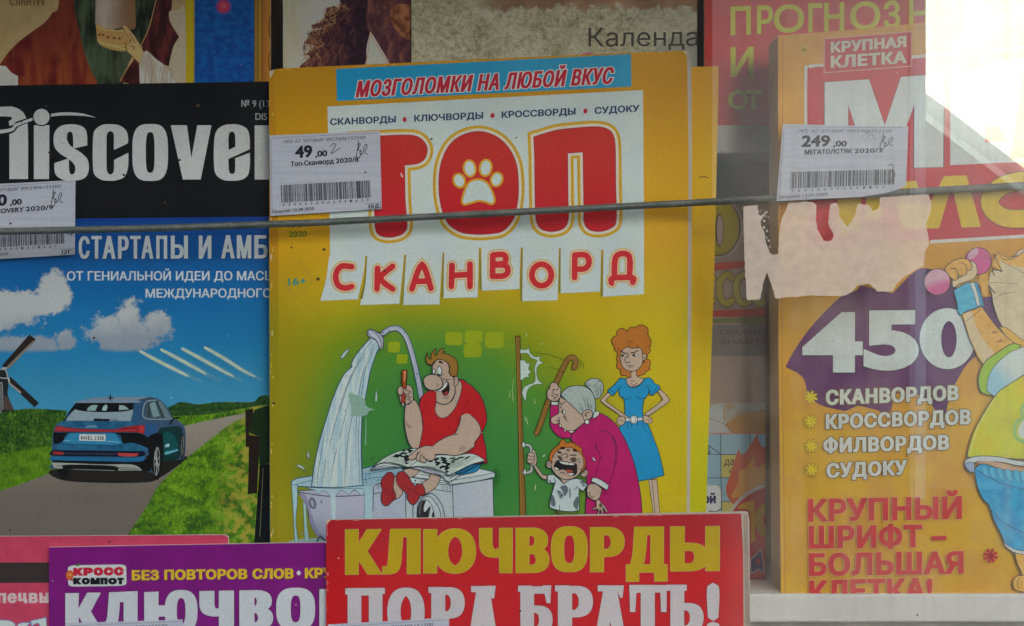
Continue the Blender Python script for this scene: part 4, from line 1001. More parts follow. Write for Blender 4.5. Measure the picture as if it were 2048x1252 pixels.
p.ln('505,850 545,850|500,880 540,920 580,875', 1.3, INK, EZ)
p.sh('180,1005* 230,1040* 150,1115 200,1165 330,1260 470,1350* 440,1400 300,1290 140,1180 85,1130 90,1100', PK, EZ, 1.4, INK)
p.sh('870,990* 905,960* 980,1030 1035,1100 1025,1140 900,1230 750,1330 700,1300 850,1190 945,1110*', PK, EZ, 1.4, INK)
p.sh('735,580 770,575 775,610 750,630 728,610', PK, VZ, 1.3, INK); p.sh('885,570 915,575 935,590 935,610 905,618 885,600', PK, VZ, 1.3, INK); p.ln('740,600 760,600|905,595 925,592|910,608 928,602', 1, INK, VZ)
p.sh('778,585* 880,580* 880,600* 778,605*', '#aab8bb', VZ, 1.1, INK); p.el(827, 594, 23, 25, '#aab8bb', VZ, 0, 1.3, INK); p.el(825, 594, 14, 17, '#b5c0c0', VZ, 0, .8, INK)
p.done()
p = Part(tp, 'drawn_grandmother', .0013)
MG = custom('magenta_print', tp, p.h, lambda t: t.mix(t.sm(t.noise(.02, 2), .3, .7), '#99235a', '#a0265f'))
ST = '#7a5c30'
p.ln('20,1040 60,950 150,690 250,450 380,170 430,105 480,95 510,140 505,190 488,220', 11.6, '#33260f', GZ); p.ln('20,1040 60,950 150,690 250,450 380,170 430,105 480,95 510,140 505,190 488,220', 9, ST, GZ)
p.ln('330,265 355,275|405,160 430,170', 1, '#33260f', GZ)
p.sh('195,680* 290,690* 300,740 290,800 310,900 420,1000 480,1030* 470,1100 340,1100* 280,1070 220,1000 190,930 190,800', MG, GZ, 1.5, INK)
p.sh('810,795 880,820 950,870 1020,940 1070,1020 1150,1170 1250,1450 1320,1800 1340,2060* 630,2060* 640,1500 540,1300 480,1180 450,1090 480,1040 560,960 620,910 720,850', MG, GZ, 1.6, INK)
p.ln('810,1005 870,1010 930,1045 980,1110 1010,1190 1010,1300 990,1450|455,1100 465,1060|760,1160 770,1220 800,1280', 1.2, INK, GZ)
p.ln('1055,190 1060,250 1100,310 1115,370 1090,480 1050,640|1115,375 1150,385|1110,400 1145,420|1290,90 1340,200 1350,330 1330,480 1280,640 1250,750|1310,430 1340,430', 1.2, '#5a1236', KZ)
GR = '#8f9c9b'
p.sh('630,430 650,390 710,358 780,360 835,400 858,470 845,540 810,590 770,610 740,600* 700,500', GR, GZ, 1.5, INK)
p.ln('635,445 700,445|640,420 680,430|730,465 800,390 815,380|760,460 790,520 790,580|790,450 820,510 815,560|760,500 775,545 775,590|820,440 835,500', 1.3, '#4a5656', GZ)
p.sh('310,575 330,560* 300,640 295,700 300,760 290,800* 240,825 205,850 200,890 230,925 280,925 300,905* 330,960 400,1010 490,1005 540,970 620,910 700,860 720,790* 600,800* 400,640', SK, GZ, 1.5, INK)
p.sh('330,550 380,490 450,455 550,445 640,465 710,520 745,600 760,690 745,800 720,790 690,750 620,760 585,808* 540,770 470,700 400,640 330,565', GR, GZ, 1.5, INK)
p.ln('420,485 440,530|460,500 470,520|360,550 410,575|590,560 620,640 640,740|625,570 655,650 660,740|550,655 590,720 605,755|660,650 670,700 680,745|690,660 690,740|710,680 705,740|560,720 585,760', 1.5, '#4a5656', GZ, (.4, 1.2, .5))
p.sh('590,800 620,760 680,745 715,775 720,820 700,850 660,870 625,900*', SK, GZ, 1.5, INK); p.ln('680,780 640,785 625,815 650,830|640,800 645,835', 1.3, INK, GZ)
p.sh('735,800 760,770 790,765 805,795 780,830 725,855', '#aab4b4', GZ, 1.3, INK); p.el(652, 900, 28, 30, '#b9c0bc', GZ, 0, 1.5, INK)
p.ln('300,630 330,690 345,665 380,655|310,700 330,730|360,830 400,885|360,800 380,840 385,855|300,840 305,900|265,885 290,880 298,900', 1.5, INK, GZ)
p.sh('350,790 345,745 390,765 365,800', '#b4b8ae', GZ, 1.1, INK); p.el(343, 770, 12, 20, '#20201e', GZ)
p.sh('305,930 330,940 325,965 308,960', '#b4b8ae', GZ, 1, INK); p.sh('365,1000 390,1005 385,1020 370,1020', '#b4b8ae', GZ, .9, INK); p.sh('425,1015 490,1012 470,1035 440,1035', '#b4b8ae', GZ, 1, INK)
p.sh('205,645* 290,650* 285,690* 203,688*', '#aab4b4', GZ, 1.3, INK)
p.sh('185,480 195,430 230,405 270,420 295,460 320,470 322,540 310,600 270,635 220,640 165,610 150,560 160,500', SK, GZ, 1.5, INK); p.ln('225,490 280,500 295,470|230,500 225,540 260,560 290,555|200,560 240,590 245,620|280,565 270,590 250,605', 1.4, INK, GZ)
p.done()
p = Part(tp, 'drawn_boy', .0024)
p.sh('485,1100* 820,1110* 810,1300* 490,1300*', '#55642c', KZ); p.ln('500,1120 520,1160 580,1185', 4, '#3a3d22', KZ)
p.sh('175,470* 225,470* 235,510 275,560 320,620 375,630* 375,685* 320,680 260,620 205,530', SK, KZ, 1.4, INK)
p.sh('165,300 180,275 205,290 225,340 235,400 225,470 190,500 170,470', SK, KZ, 1.3, INK); p.sh('110,330 140,310 180,320 200,350 205,385 195,440 170,465 120,460 100,430 105,380', SK, KZ, 1.3, INK); p.ln('110,355 150,365 195,370|105,410 150,412 190,405', 1.2, INK, KZ)
p.sh('380,630* 460,615* 550,690 610,750* 700,690 800,675* 870,700 940,765* 880,855* 825,820* 820,900 825,1110* 740,1135 620,1130 500,1110 410,1075* 430,940 460,830 495,710* 480,735 385,740*', '#a3b2b6', KZ, 1.5, INK)
p.ln('475,660 480,700 495,710|780,790 820,815|750,825 790,820|550,1045 548,1115', 1.2, INK, KZ)
DT = '#55606a'
for q_ in ('510,840 560,850 605,910 590,950 560,960 530,900', '560,790 640,770 670,830 650,890 620,920 590,850', '685,820 700,820 705,930 690,940', '440,910 470,920 495,1020 480,1065 440,1050 430,980', '740,1020 800,920 815,1000 800,1100 770,1090', '825,685 880,710 915,775 870,780'): p.sh(q_, custom('dirt_print', tp, p.h, lambda t: t.mix(t.sm(t.noise(.25, 2, 1, .6), .35, .6), '#454e57', '#7d888e')) if q_.startswith('510') or q_.startswith('825') else DT, KZ)
p.ln('410,705 435,735', 3, DT, KZ)
p.sh('560,680* 610,750* 700,690* 640,660', SK, KZ, 1.2, INK)
p.sh('430,435 400,430 368,460 375,510 410,530 435,520', SK, KZ, 1.4, INK); p.sh('840,610 870,600 900,560 935,560 945,600 920,645 870,650', SK, KZ, 1.4, INK); p.ln('405,455 390,480 410,500|905,580 905,610', 1.2, INK, KZ)
p.sh('430,440 450,350 520,280 620,240 740,250 840,310 890,400 885,500 840,590 780,650 690,688 600,685 520,640 460,570 435,510', SK, KZ, 1.5, INK)
p.sh('415,430 410,370 430,310 480,250 540,210* 560,160 605,120* 630,165 655,180* 690,175 700,148* 720,185* 760,170* 770,205* 810,205* 825,235* 860,245* 870,330 905,400 910,480 890,560 840,590* 880,520 885,440 860,350 800,290 720,250 620,245 530,280 470,340 440,430 440,450', '#a0632a', KZ, 1.4, '#4a2a10')
p.ln('415,440 475,445|440,455 445,475|830,550 870,540 860,570 835,590', 1.2, '#4a2a10', KZ)
p.sh('555,250 580,235 625,240 620,265 560,268', '#2e1c18', KZ); p.sh('740,265 775,265 795,310 760,300 735,290', '#2e1c18', KZ)
p.ln('525,310 570,325|700,350 780,350|530,300 570,310', 2.2, '#2a1d18', KZ); p.ln('580,365 590,340 630,328 665,345 655,380 625,375', 1.4, INK, KZ)
DK2 = '#4f443d'
p.sh('520,355 560,365 595,400 570,420 540,405', DK2, KZ); p.sh('700,400 740,380 785,395 775,440 730,445 705,425', DK2, KZ); p.sh('640,265 700,270 670,305', '#6b5a50', KZ)
p.sh('465,385 490,350 520,345 500,370', SK, KZ, .9, '#5f7d8c'); p.sh('805,400 830,420 835,450 812,450 800,430', '#8d948e', KZ, .9, INK)
p.sh('525,425 600,435 680,450 740,460 785,480 792,530 785,600 750,630 700,625 660,590 640,560 590,545 545,555 490,545 475,510 490,465', '#2c2628', KZ, 1.6, INK)
p.sh('545,432 600,440 680,452 752,465 750,488 690,490 620,480 570,465', '#b6bcb8', KZ, 1, INK); p.ln('680,455 680,488', 1, INK, KZ); p.sh('640,560 670,550 720,560 740,590 690,600 665,595', '#9a4a3c', KZ); p.sh('480,515 520,525 545,550 500,560 482,540', '#b0b4ae', KZ, 1, INK); p.sh('665,600 720,598 755,610 720,635 680,628', '#b0b4ae', KZ, 1, INK)
p.ln('560,590 600,595 628,610', 1.3, INK, KZ)
p.sh('1000,690* 1010,660* 1100,680 1240,770* 1210,838* 1150,800 1050,740 1000,715', '#aab3b6', KZ, 1.5, INK)
p.sh('940,790 970,755 1050,750 1120,800 1140,830 1115,920 1080,975 1040,980 1000,960* 960,940 930,880', SK, KZ, 1.5, INK); p.ln('930,870 975,880 970,900 1000,935 1030,925|935,900 940,940 970,940|920,820 940,780', 1.4, INK, KZ)
p.sh('1060,985* 1105,965* 1125,1010 1165,1040 1220,1130 1200,1140 1160,1090 1150,1090 1165,1170 1150,1185 1125,1120 1110,1110 1100,1185 1080,1180 1085,1100 1020,1105 1015,1085 1060,1070', SK, KZ, 1.3, INK); p.sh('1100,1040 1125,1020 1148,1045 1130,1080 1105,1070', '#54473e', KZ)
p.sh('1000,375* 1030,390 1050,430 1040,435 1015,410', '#b0b4bc', KZ, .8, INK)
p.done()
# ================================================================== lower row, in front
TZ = (0, 1040, 2.926); UZ = (600, 1000, 2.133)
pk = Thing('magazine', 'pink magazine with a dark grey stripe at the bottom left corner', 'magazine', (200, 1500), .0285)
outl = [(-300, 1074), (0, 1073), (300, 1071), (448, 1070), (456, 1074), (458, 1500), (-300, 1500)]
slab(pk, 'page_block', outl, .002, PAPER, PAPER, lift=-.0001)
p = Part(pk, 'cover'); p.sh([q_ + (1,) for q_ in outl], custom('pink_cover', pk, pk.h, lambda t: t.mix(t.sm(t.noise(.03, 2), .3, .7), '#a53c55', '#ad435b')))
p.quad([(-300, 1126), (300, 1124), (300, 1164), (-300, 1168)], '#38322f'); p.done()
p = Part(pk, 'lettering', .0002)
p.letters([(c_, -80 + i * 62, -26 + i * 62) for i, c_ in enumerate('спецвыпуск')], (428, 487, 424, 485), [('#b3a6a8', 2.0, 1.0)], TZ)
p.sh('-300,700* -300,560* 0,585* 60,590 90,620 80,700*', '#aebfc8', TZ, 1.5, '#2f78a8'); p.sh('100,700* 105,612 180,600* 150,640 180,720*', '#aebfc8', TZ, 1.5, '#2f78a8'); p.sh('180,590* 270,570* 278,700* 240,720* 230,610 185,620*', '#aebfc8', TZ, 1.5, '#2f78a8')
p.done()
pu = Thing('magazine', 'purple crossword magazine with huge white letters at the bottom', 'magazine', (400, 1600), .0305)
outl = [(98, 1095), (300, 1091), (660, 1085), (700, 1085), (700, 1600), (98, 1600)]
slab(pu, 'page_block', outl, .0022, PAPER, PAPER, lift=-.0001)
p = Part(pu, 'cover'); p.sh([q_ + (1,) for q_ in outl], custom('purple_cover', pu, pu.h, lambda t: t.mix(t.sm(t.noise(.02, 3), .3, .7), '#671a66', '#701e70'))); p.done()
p = Part(pu, 'title', .0002)
def ringz(z_, cx, cy, rx, ry, px=.72):
    return [(z_[0] + (cx + rx * math.copysign(abs(math.cos(a_)) ** px, math.cos(a_))) / z_[2], z_[1] + (cy + ry * math.copysign(abs(math.sin(a_)) ** px, math.sin(a_))) / z_[2]) for a_ in [i * math.pi / 22 for i in range(44)]]
def loop_(s_, z_):
    l = smooth(pts(s_, z_)); return l if area(l) > 0 else l[::-1]
KL = [loop_('384,430* 460,429* 458,520* 512,427* 588,426* 530,535* 602,652* 512,654* 460,562* 460,655* 384,655*', TZ), loop_('640,425* 803,418* 803,648* 725,650* 725,478* 700,479* 690,585 662,640 612,656* 606,602* 624,588 632,540', TZ),
      loop_('846,424* 926,421* 926,652* 846,654*', TZ), loop_('920,502* 990,500* 990,562* 920,564*', TZ)]
ring = lambda rx, ry: [(TZ[0] + (1060 + rx * math.copysign(abs(math.cos(a_)) ** .75, math.cos(a_))) / TZ[2], TZ[1] + (533 + ry * math.copysign(abs(math.sin(a_)) ** .75, math.sin(a_))) / TZ[2]) for a_ in [i * math.pi / 20 for i in range(40)]]
KL += [ring(94, 122), ring(27, 78)[::-1], ringz(TZ, 1730, 520, 112, 122), ringz(TZ, 1730, 520, 30, 80)[::-1]]
for c_, g_ in (('#3d1440', 2.2), ('#b296b2', .9), ('#aab1b7', 0)): p.fill([grow(l, g_) for l in KL], c_)
p.letters([('Ч', 1168, 1368), ('В', 1402, 1597), ('Р', 1870, 2050), ('Д', 2060, 2260, 0, 30), ('Ы', 2280, 2560)], (417, 642, 395, 628), [('#3d1440', 12.6, 4.8), ('#b296b2', 11.3, 3.5), ('#aab1b7', 10.6, 2.8)], TZ, inset=(10.6, 2.8))
p.done()
p = Part(pu, 'strapline', .0002)
for dx, cc in ((1.1, '#3a1040'), (0, '#b89c2c')):
    for s_, x0, x1, b0, b1 in (('БЕЗ', 772, 930, 351, 349), ('ПОВТОРОВ', 962, 1447, 348, 343), ('СЛОВ', 1478, 1718, 342, 340), ('КРУПНЫЙ', 1785, 2200, 338, 334)):
        p.tx(s_, Q(x0 + dx * 3 + 4, b0 + dx * 3, x1 + dx * 3 - 4, b1 + dx * 3, 54), [(cc, 1.75, 1.15)], TZ, track=.07)
p.el(1748, 310, 12, 13, '#b7aebd', TZ); p.done()
p = Part(pu, 'logo_badge', .0002)
p.el(569, 325, 172, 64, '#b0b6b7', TZ, -1, .8, '#4b1a4e', e=9, n=60)
p.letters([(c_, 428 + i * 59.5, 428 + i * 59.5 + 57) for i, c_ in enumerate('КРОСС')], (280, 327, 274, 325), [('#a92438', 2.8, 2.0)], TZ)
p.letters([('К', 428, 475), ('О', 477, 527), ('М', 529, 585), ('П', 587, 630), ('О', 632, 684), ('Т', 686, 724)], (338, 377, 338, 377), [('#1d1b20', 2.6, 1.8)], TZ)
p.sh('385,320 395,300 415,295 430,310 425,340 405,350 390,340', '#b0562c', TZ); p.sh('395,325 405,310 420,312 418,330', '#b87a42', TZ); p.sh('440,262 455,255 470,262 452,270', '#3d5b2c', TZ); p.sh('405,350* 425,345* 430,360*', '#8d2a2c', TZ)
p.done()
rd = Thing('magazine', 'thick red crossword magazine with yellow and white title at the bottom centre', 'magazine', (1075, 1600), .0325)
outl = [(652, 1040), (900, 1036), (1300, 1030), (1482, 1027), (1486, 1100), (1490, 1600), (652, 1600)]
pg = [(653, 1041.5), (1496, 1025), (1499, 1040), (1503, 1600), (653, 1600)]
slab(rd, 'page_block', pg, .0042, flat('page_strip', (.58, .50, .44, 1), .8), PAPER, lift=-.0006)
p = Part(rd, 'page_lines', -.0005); p.ln([[(1489, 1030, 1), (1494, 1250, 1), (1497, 1600, 1)], [(1493, 1028, 1), (1498, 1250, 1), (1501, 1600, 1)]], 1.2, '#7d6a60'); p.done()
slab(rd, 'cover_sheet', outl, .0003, mat('#a02a30'), PAPER, lift=-.00004)
p = Part(rd, 'cover'); p.sh([q_ + (1,) for q_ in outl], custom('red_cover_print', rd, rd.h, lambda t: t.mix(t.sm(t.PX, 652, 760), t.mix(t.sm(t.PY, 1040, 1200), '#98252a', '#a81c20'), t.mix(t.sm(t.PY, 1035, 1150), '#972b31', '#a8272a'))))
wr = random.Random(6)
for i in range(40):
    if i % 2: x, y, rx, ry = wr.uniform(653, 656), wr.uniform(1045, 1250), wr.uniform(.5, 1.3), wr.uniform(1.5, 6)
    else: x = wr.uniform(660, 1478); y = 1040.5 - (x - 652) * .0157 + wr.uniform(.5, 1.6); rx, ry = wr.uniform(1.5, 7), wr.uniform(.4, 1.0)
    p.el(x, y, rx, ry, wr.choice(('#b08d88', '#a8605c', '#7a2225')), n=9); p.z -= 1
p.z += 1
p.sh('652,1040* 661,1039.6 656,1046 653,1052*', '#b5a098'); p.done()
p = Part(rd, 'title', .0002)
p.letters([('К', 193, 345), ('Л', 352, 513), ('Ю', 527, 750), ('Ч', 765, 906), ('В', 921, 1063), ('Р', 1238, 1384), ('Д', 1391, 1567, 0, 42), ('Ы', 1580, 1790)], (126, 318, 112, 302), [('#6e2022', 9.9, 4.2), ('#b09a6c', 9.4, 3.7), ('#a08c00', 8.8, 3.1)], UZ, inset=(8.8, 3.1))
p.z -= 3
for c_, g_ in (('#6e2022', 1.1), ('#b09a6c', .6), ('#a08c00', 0)): p.fill([grow(ringz(UZ, 1149, 210, 77, 97), g_), grow(ringz(UZ, 1149, 210, 23, 60), -g_)[::-1]], c_)
p.done()
def slabs(x0, x1, yt, w=14):                                     # slab feet of a letter, top row only (the rest is below the frame too)
    return f'{x0},{yt}* {x1},{yt}* {x1},{yt + w}* {x0},{yt + w}*'
p = Part(rd, 'subtitle', .0002)
sb = []
for (xa, xb, yt) in ((193, 255, 377), (300, 362, 375), (548, 610, 371), (730, 800, 367), (930, 990, 365), (1088, 1150, 364), (1270, 1340, 364), (1405, 1565, 362), (1565, 1650, 361)): sb.append(slabs(xa, xb, yt, 26))
for (xa, xb) in ((193, 262), (295, 362), (548, 625), (725, 775), (795, 840), (1088, 1165), (1265, 1315), (1335, 1385), (1445, 1525)): sb.append(slabs(xa, xb, 556, 26))
for q_ in ('798,366* 835,366* 828,420* 818,420*', '1035,364* 1072,364* 1068,440* 1052,440*', '1345,364* 1382,364* 1376,418* 1366,418*', '1405,362* 1438,362* 1430,478* 1408,478*', '1536,362* 1565,362* 1564,478* 1540,478*'): sb.append(q_)
p.letters([('П', 203, 352), ('О', 372, 532), ('Р', 560, 703), ('А', 722, 840), ('Б', 940, 1078), ('Р', 1100, 1250), ('А', 1262, 1385), ('Т', 1405, 1562), ('Ь', 1580, 1722), ('!', 1735, 1790)], (376, 582, 360, 566), [('#7a1a1e', 10.6, 3.6), ('#a8a6ab', 9.6, 2.4)], UZ, inset=(9.6, 2.4), extra=sb)
p.done()

# ================================================================== right: book behind, thick puzzle book
bk = Thing('magazine', 'crossword magazine with a flame and grid standing in the gap behind the orange book', 'magazine', (1480, 1190), -.006)
outl = R(1380, 396, 1531, 1195); bk.clip = outl
slab(bk, 'page_block', outl, .004, PAPER, PAPER, lift=-.0002)
MZ = (1400, 400, 3.13); NZ = (1400, 800, 3.13)
p = Part(bk, 'cover'); p.quad(outl, custom('pale_cover', bk, bk.h, lambda t: t.mix(t.sm(t.noise(.02, 3), .3, .7), '#7f7268', '#8d8076')))
p.quad([(1380, 650), (1531, 650), (1531, 712), (1380, 712)], '#6e6a69'); p.quad(R(1380, 712, 1531, 806), '#8a7c74'); p.done()
p = Part(bk, 'title', .0002)
p.el(120, 175, 148, 190, '#8f8884', MZ); p.el(115, 170, 140, 182, '#3a3128', MZ); p.el(110, 168, 136, 178, '#857a20', MZ); p.el(122, 190, 26, 104, '#3a3128', MZ); p.el(124, 190, 19, 96, '#8c8080', MZ)
p.quad([(1380, 530), (1500, 521), (1500, 534), (1380, 546)], '#9e4038')
for cx in (40, 160, 265, 370):
    p.ln([[(cx + 42, 490), (cx + 10, 465), (cx - 28, 500), (cx - 40, 560), (cx - 25, 620), (cx + 8, 650), (cx + 40, 630)]], 15.5, '#4d4030', MZ); p.ln([[(cx + 42, 490), (cx + 10, 465), (cx - 28, 500), (cx - 40, 560), (cx - 25, 620), (cx + 8, 650), (cx + 40, 630)]], 12.5, '#8a8238', MZ)
p.quad([(1380, 624), (1531, 616), (1531, 632), (1380, 634)], '#95413a'); p.quad(R(1380, 637, 1531, 645), '#6c6f42'); p.ln('1400,650 1531,648', 1.2, '#a08a72')
p.tx('СКАЖИТЕ', Q(1440, 669, 1536, 668, 10), [('#5c5450', .3, .2)]); p.tx('ЗНАЙТЕ', Q(1440, 689, 1536, 688, 10), [('#5c5450', .3, .2)])
p.done()
p = Part(bk, 'crossword_grid', .0002)
p.quad([(1400, 806), (1531, 806), (1531, 868), (1400, 868)], custom('pale_map', bk, bk.h, lambda t: t.mix(t.sm(t.noise(.03, 2), .45, .55), '#8f8f8c', '#93806a')))
p.sh('20,95 90,25 140,50 150,140 210,190* 0,220*', '#949a9a', NZ); p.sh('160,155 230,110 420,60 420,205* 200,205*', '#96744a', NZ); p.ln('45,110 100,130 160,155 210,195', 1, '#5a5a58', NZ)
p.quad(R(1400, 868, 1531, 1030), '#7896a6'); p.ln('1400,868 1531,866', 2, '#b0605c')
p.quad([(1443, 910), (1471, 910), (1471, 954), (1443, 954)], '#a19a58'); p.quad([(1443, 1003), (1471, 1003), (1471, 1030), (1443, 1030)], '#a19a58')
p.ln([[(1441.5, 868, 1), (1442, 960, 1), (1444, 1030, 1)], [(1500, 868, 1), (1500, 1030, 1)]], 1.6, '#3f4a50'); p.ln([[(1400, 909, 1), (1531, 909, 1)], [(1400, 956, 1), (1531, 955, 1)], [(1400, 1003, 1), (1531, 1003, 1)]], 1.4, '#3f4a50')
p.ln('55,285 55,330|45,320 55,338 66,320|55,285 125,335', 1.6, '#2f3c42', NZ)
p.tx('дав', Q(150, 408, 240, 406, 48, 8), [('#3f4030', .3, .1)], NZ); p.tx('й', Q(185, 455, 215, 455, 25), [('#3f4030', .2, .1)], NZ)
p.el(70, 620, 62, 88, '#aab2b6', NZ, 0, .8, '#7d868c', e=4); p.tx('ой', Q(18, 648, 96, 646, 62), [('#33305a', 1.2, .5)], NZ); p.ln('55,695 100,698 130,680', 2, '#3a4450', NZ)
p.done()
p = Part(bk, 'flame', .0006)
p.sh('205,650* 170,600 165,540 185,480 200,430 240,305* 265,345 310,290 360,205* 370,260 400,300 440,260 440,700*', '#9c4a34', NZ); p.sh('215,600 240,520 245,450 290,420 340,345* 350,420 400,400 440,380 440,640*', '#a9783a', NZ); p.sh('205,620* 195,585 230,610*', '#a9783a', NZ)
p.sh('190,690* 230,630 300,570 420,520* 440,560 300,640 230,700*', '#a39c98', NZ); p.sh('200,700* 260,630 340,575 440,530* 440,1300* 200,1300*', '#97302f', NZ)
p.sh('240,680 260,650 340,625* 345,885* 318,895* 310,700', '#a87f2e', NZ); p.ln([[(450, 665), (390, 690), (370, 750), (395, 820), (450, 850)]], 18, '#9c7a2e', NZ)
p.sh('318,1000* 360,960* 385,945 400,1085* 370,1060 340,1075 318,1085*', '#33264f', NZ, 2, '#9d98a0'); p.sh('350,1010 365,980 375,1030', '#97302f', NZ)
p.sh('345,1195 355,1165 370,1190 355,1205', '#b08868', NZ)
p.done()
mg = Thing('book', 'thick orange puzzle book in the right half with 450 on a purple splash', 'book', (1850, 1192), .0245)
QZ = (1400, 0, 2.981); RZ = (1400, 380, 2.981); SZ = (1400, 780, 2.653); CA = (1820, 480, 3.912); CB = (1900, 780, 2.98)
outl = [(1556, 71), (1700, 60), (1823, 48), (1950, 38), (2330, 8), (2330, 1189), (1562, 1192), (1557, 700)]
mg.clip = outl
org = custom('orange_cover', mg, mg.h, lambda t: t.mix(t.sm(t.add(t.PY, t.mul(t.sub(t.noise(.008, 3), .5), 300)), 380, 900), t.mix(t.sm(t.noise(.012, 2), .3, .7), '#a9781e', '#b08224'), t.mix(t.sm(t.noise(.007, 3), .38, .62), '#ab7f24', '#b08c1c')))
slab(mg, 'book_block', outl, .021, mat('#b4842a'), flat('shaded_spine', (.36, .20, .045, 1), .5), lift=-.00005)  # sides in a darker orange: the spine's shade is put into the colour
p = Part(mg, 'cover'); p.sh([q_ + (1,) for q_ in outl], org)
p.ln([[(1566, 72, 1), (1563, 600, 1), (1570, 1190, 1)]], 1.6, '#94651a'); p.done()
SPL = '#4b2352'
p = Part(mg, 'splash', .0002)
p.sh('510,1055* 560,960 650,830 760,710 850,630 930,600 960,570 1040,590 1150,615* 1230,530 1310,470 1400,480 1500,560 1640,640 1800,640 1840,800 1700,950 1600,1030 1520,1160 1480,1270* 1440,1350 1330,1230 1180,1200 1130,1325 1050,1310* 900,1280 760,1290 690,1220 640,1215* 620,1130 580,1090*', custom('purple_splash', mg, p.h, lambda t: t.mix(t.sm(t.noise(.03, 3), .3, .7), '#4a1f4f', '#52295a')), RZ)
p.sh('575,25* 690,15 1260,20 1240,95* 1180,30 1000,25 770,112* 640,80', SPL, SZ)
p.done()
p = Part(mg, 'badge', .0008)
p.quad([(1400 + x / 2.981, y / 2.981) for x, y in ((740, 228), (1265, 186), (1265, 397), (737, 437))], '#b08a7c')
p.quad([(1400 + x / 2.981, y / 2.981) for x, y in ((746, 234), (1260, 192), (1260, 392), (743, 431))], '#9c2230')
BW = '#aaa89c'
p.tx('КРУПНАЯ', Q(785, 312, 1225, 276, 58), [('#5a1620', 2.3, 1.9), (BW, 1.8, 1.3)], QZ, track=.1)
p.tx('КЛЕТКА', Q(785, 402, 1225, 372, 66), [('#5a1620', 2.4, 1.9), (BW, 2.0, 1.3)], QZ, track=.1)
for k in range(8): p.ln([[(1609, 99.5), (1609 + 8.5 * math.cos(k * .785), 99.5 + 8.5 * math.sin(k * .785))]], 3.2, '#b89a1e'); p.z -= 1
p.z += 1
p.done()
p = Part(mg, 'title', .0003)
p.sh('622,800* 622,420 635,395 660,385* 1900,275* 2800,200* 2800,1100* 1370,1230* 622,1280*', '#a9aca8', QZ)
p.sh('640,800* 640,430 655,408 680,402* 1900,292* 2800,218* 2800,980* 1380,1060* 1385,1432* 640,1470*', '#a02632', QZ)
p.quad([(1861, 480), (2330, 452), (2330, 459), (1861, 487)], '#aeb0ae')
p.quad([(1650, 300), (2330, 250), (2330, 453), (1863, 480), (1650, 480)], '#a02632')
p.sh('738,488* 1010,470* 1102,740* 1195,455* 1460,435* 1455,998* 1270,1003* 1272,640* 1150,990* 1000,1000* 888,640* 890,1010* 738,1015*', '#3a2030', QZ, None); p.z += 0
p.sh('743,490* 1008,473* 1102,748* 1198,458* 1455,438* 1450,996* 1276,1000* 1278,622* 1146,988* 1004,996* 884,625* 885,1008* 743,1012*', '#a7b0b2', QZ)
# next letter of the title (runs out of the frame)
p.sh('1492,985* 1492,430* 1640,420* 1780,360 2300,330* 2300,950* 1700,975*', '#a7b0b2', QZ); p.sh('1700,850* 1705,760 1790,765 1830,845*', '#a02632', QZ)
p.sh('1850,950* 1930,420* 2120,410* 2230,930*', '#a02632', QZ)
yl = '#b29a22'
def ym(s_, z_): p.sh(s_, '#5c2a20', z_, None); 
LOW = ('1455,1050* 1590,1046* 1674,1352* 1560,1357* 1512,1150* 1488,1150* 1425,1360* 1290,1365*', '1150,1090* 1290,1078* 1370,1362* 1200,1370*', '820,1190* 960,1180* 950,1395* 830,1395*', '990,1170* 1085,1160* 1085,1300* 990,1310*')
for s_ in LOW: p.sh(s_, yl, QZ)
p.ln([[(2090, 1110), (2000, 1084), (1900, 1080), (1790, 1115), (1730, 1185), (1745, 1250), (1810, 1295), (1900, 1305), (2000, 1290), (2090, 1255)]], 39, '#5c2a20', QZ)
p.ln([[(2090, 1110), (2000, 1084), (1900, 1080), (1790, 1115), (1730, 1185), (1745, 1250), (1810, 1295), (1900, 1305), (2000, 1290), (2090, 1255)]], 35, yl, QZ)
p.done()
p = Part(mg, 'number', .0009)
for c_, e_ in (('#33183c', 1.6), ('#a9b3b4', 0)):
    p.letters([('4', 610 - e_ * 3, 970 + e_ * 3)], (728 - e_ * 3, 1088 + e_ * 3, 728 - e_ * 3, 1088 + e_ * 3), [(c_, 11.5, 7.0)], RZ, inset=(11.5, 7.0))
    p.letters([('5', 975 - e_ * 3, 1305 + e_ * 3)], (718 - e_ * 3, 1078 + e_ * 3, 716 - e_ * 3, 1076 + e_ * 3), [(c_, 12.5, 7.5)], RZ, inset=(12.5, 7.5))
for c_, e_ in (('#33183c', 1.6), ('#a9b3b4', 0)):
    lo = [(RZ[0] + (1475 + (166 + e_ * 3) * math.cos(a_ * .157)) / RZ[2], RZ[1] + (886 + (182 + e_ * 3) * math.sin(a_ * .157)) / RZ[2]) for a_ in range(40)]
    li = [(RZ[0] + (1484 + (46 - e_ * 3) * math.cos(a_ * .157)) / RZ[2], RZ[1] + (890 + (108 - e_ * 3) * math.sin(a_ * .157)) / RZ[2]) for a_ in range(40)]
    p.fill([lo, li[::-1]], c_)
p.done()
p = Part(mg, 'contents_list', .0014)
for s_, x0, b0, x1, b1 in (('СКАНВОРДОВ', 668, 78, 1372, 52), ('КРОССВОРДОВ', 668, 206, 1437, 180), ('ФИЛВОРДОВ', 655, 332, 1322, 315), ('СУДОКУ', 672, 466, 1098, 448)):
    p.tx(s_, Q(x0 + 5, b0 - 2, x1 - 5, b1 - 2, 72), [('#6d5226', 3.6, 3.0), ('#3a2f1e', 2.9, 2.2), ('#a9afa8', 2.2, 1.5)], SZ, track=.13)
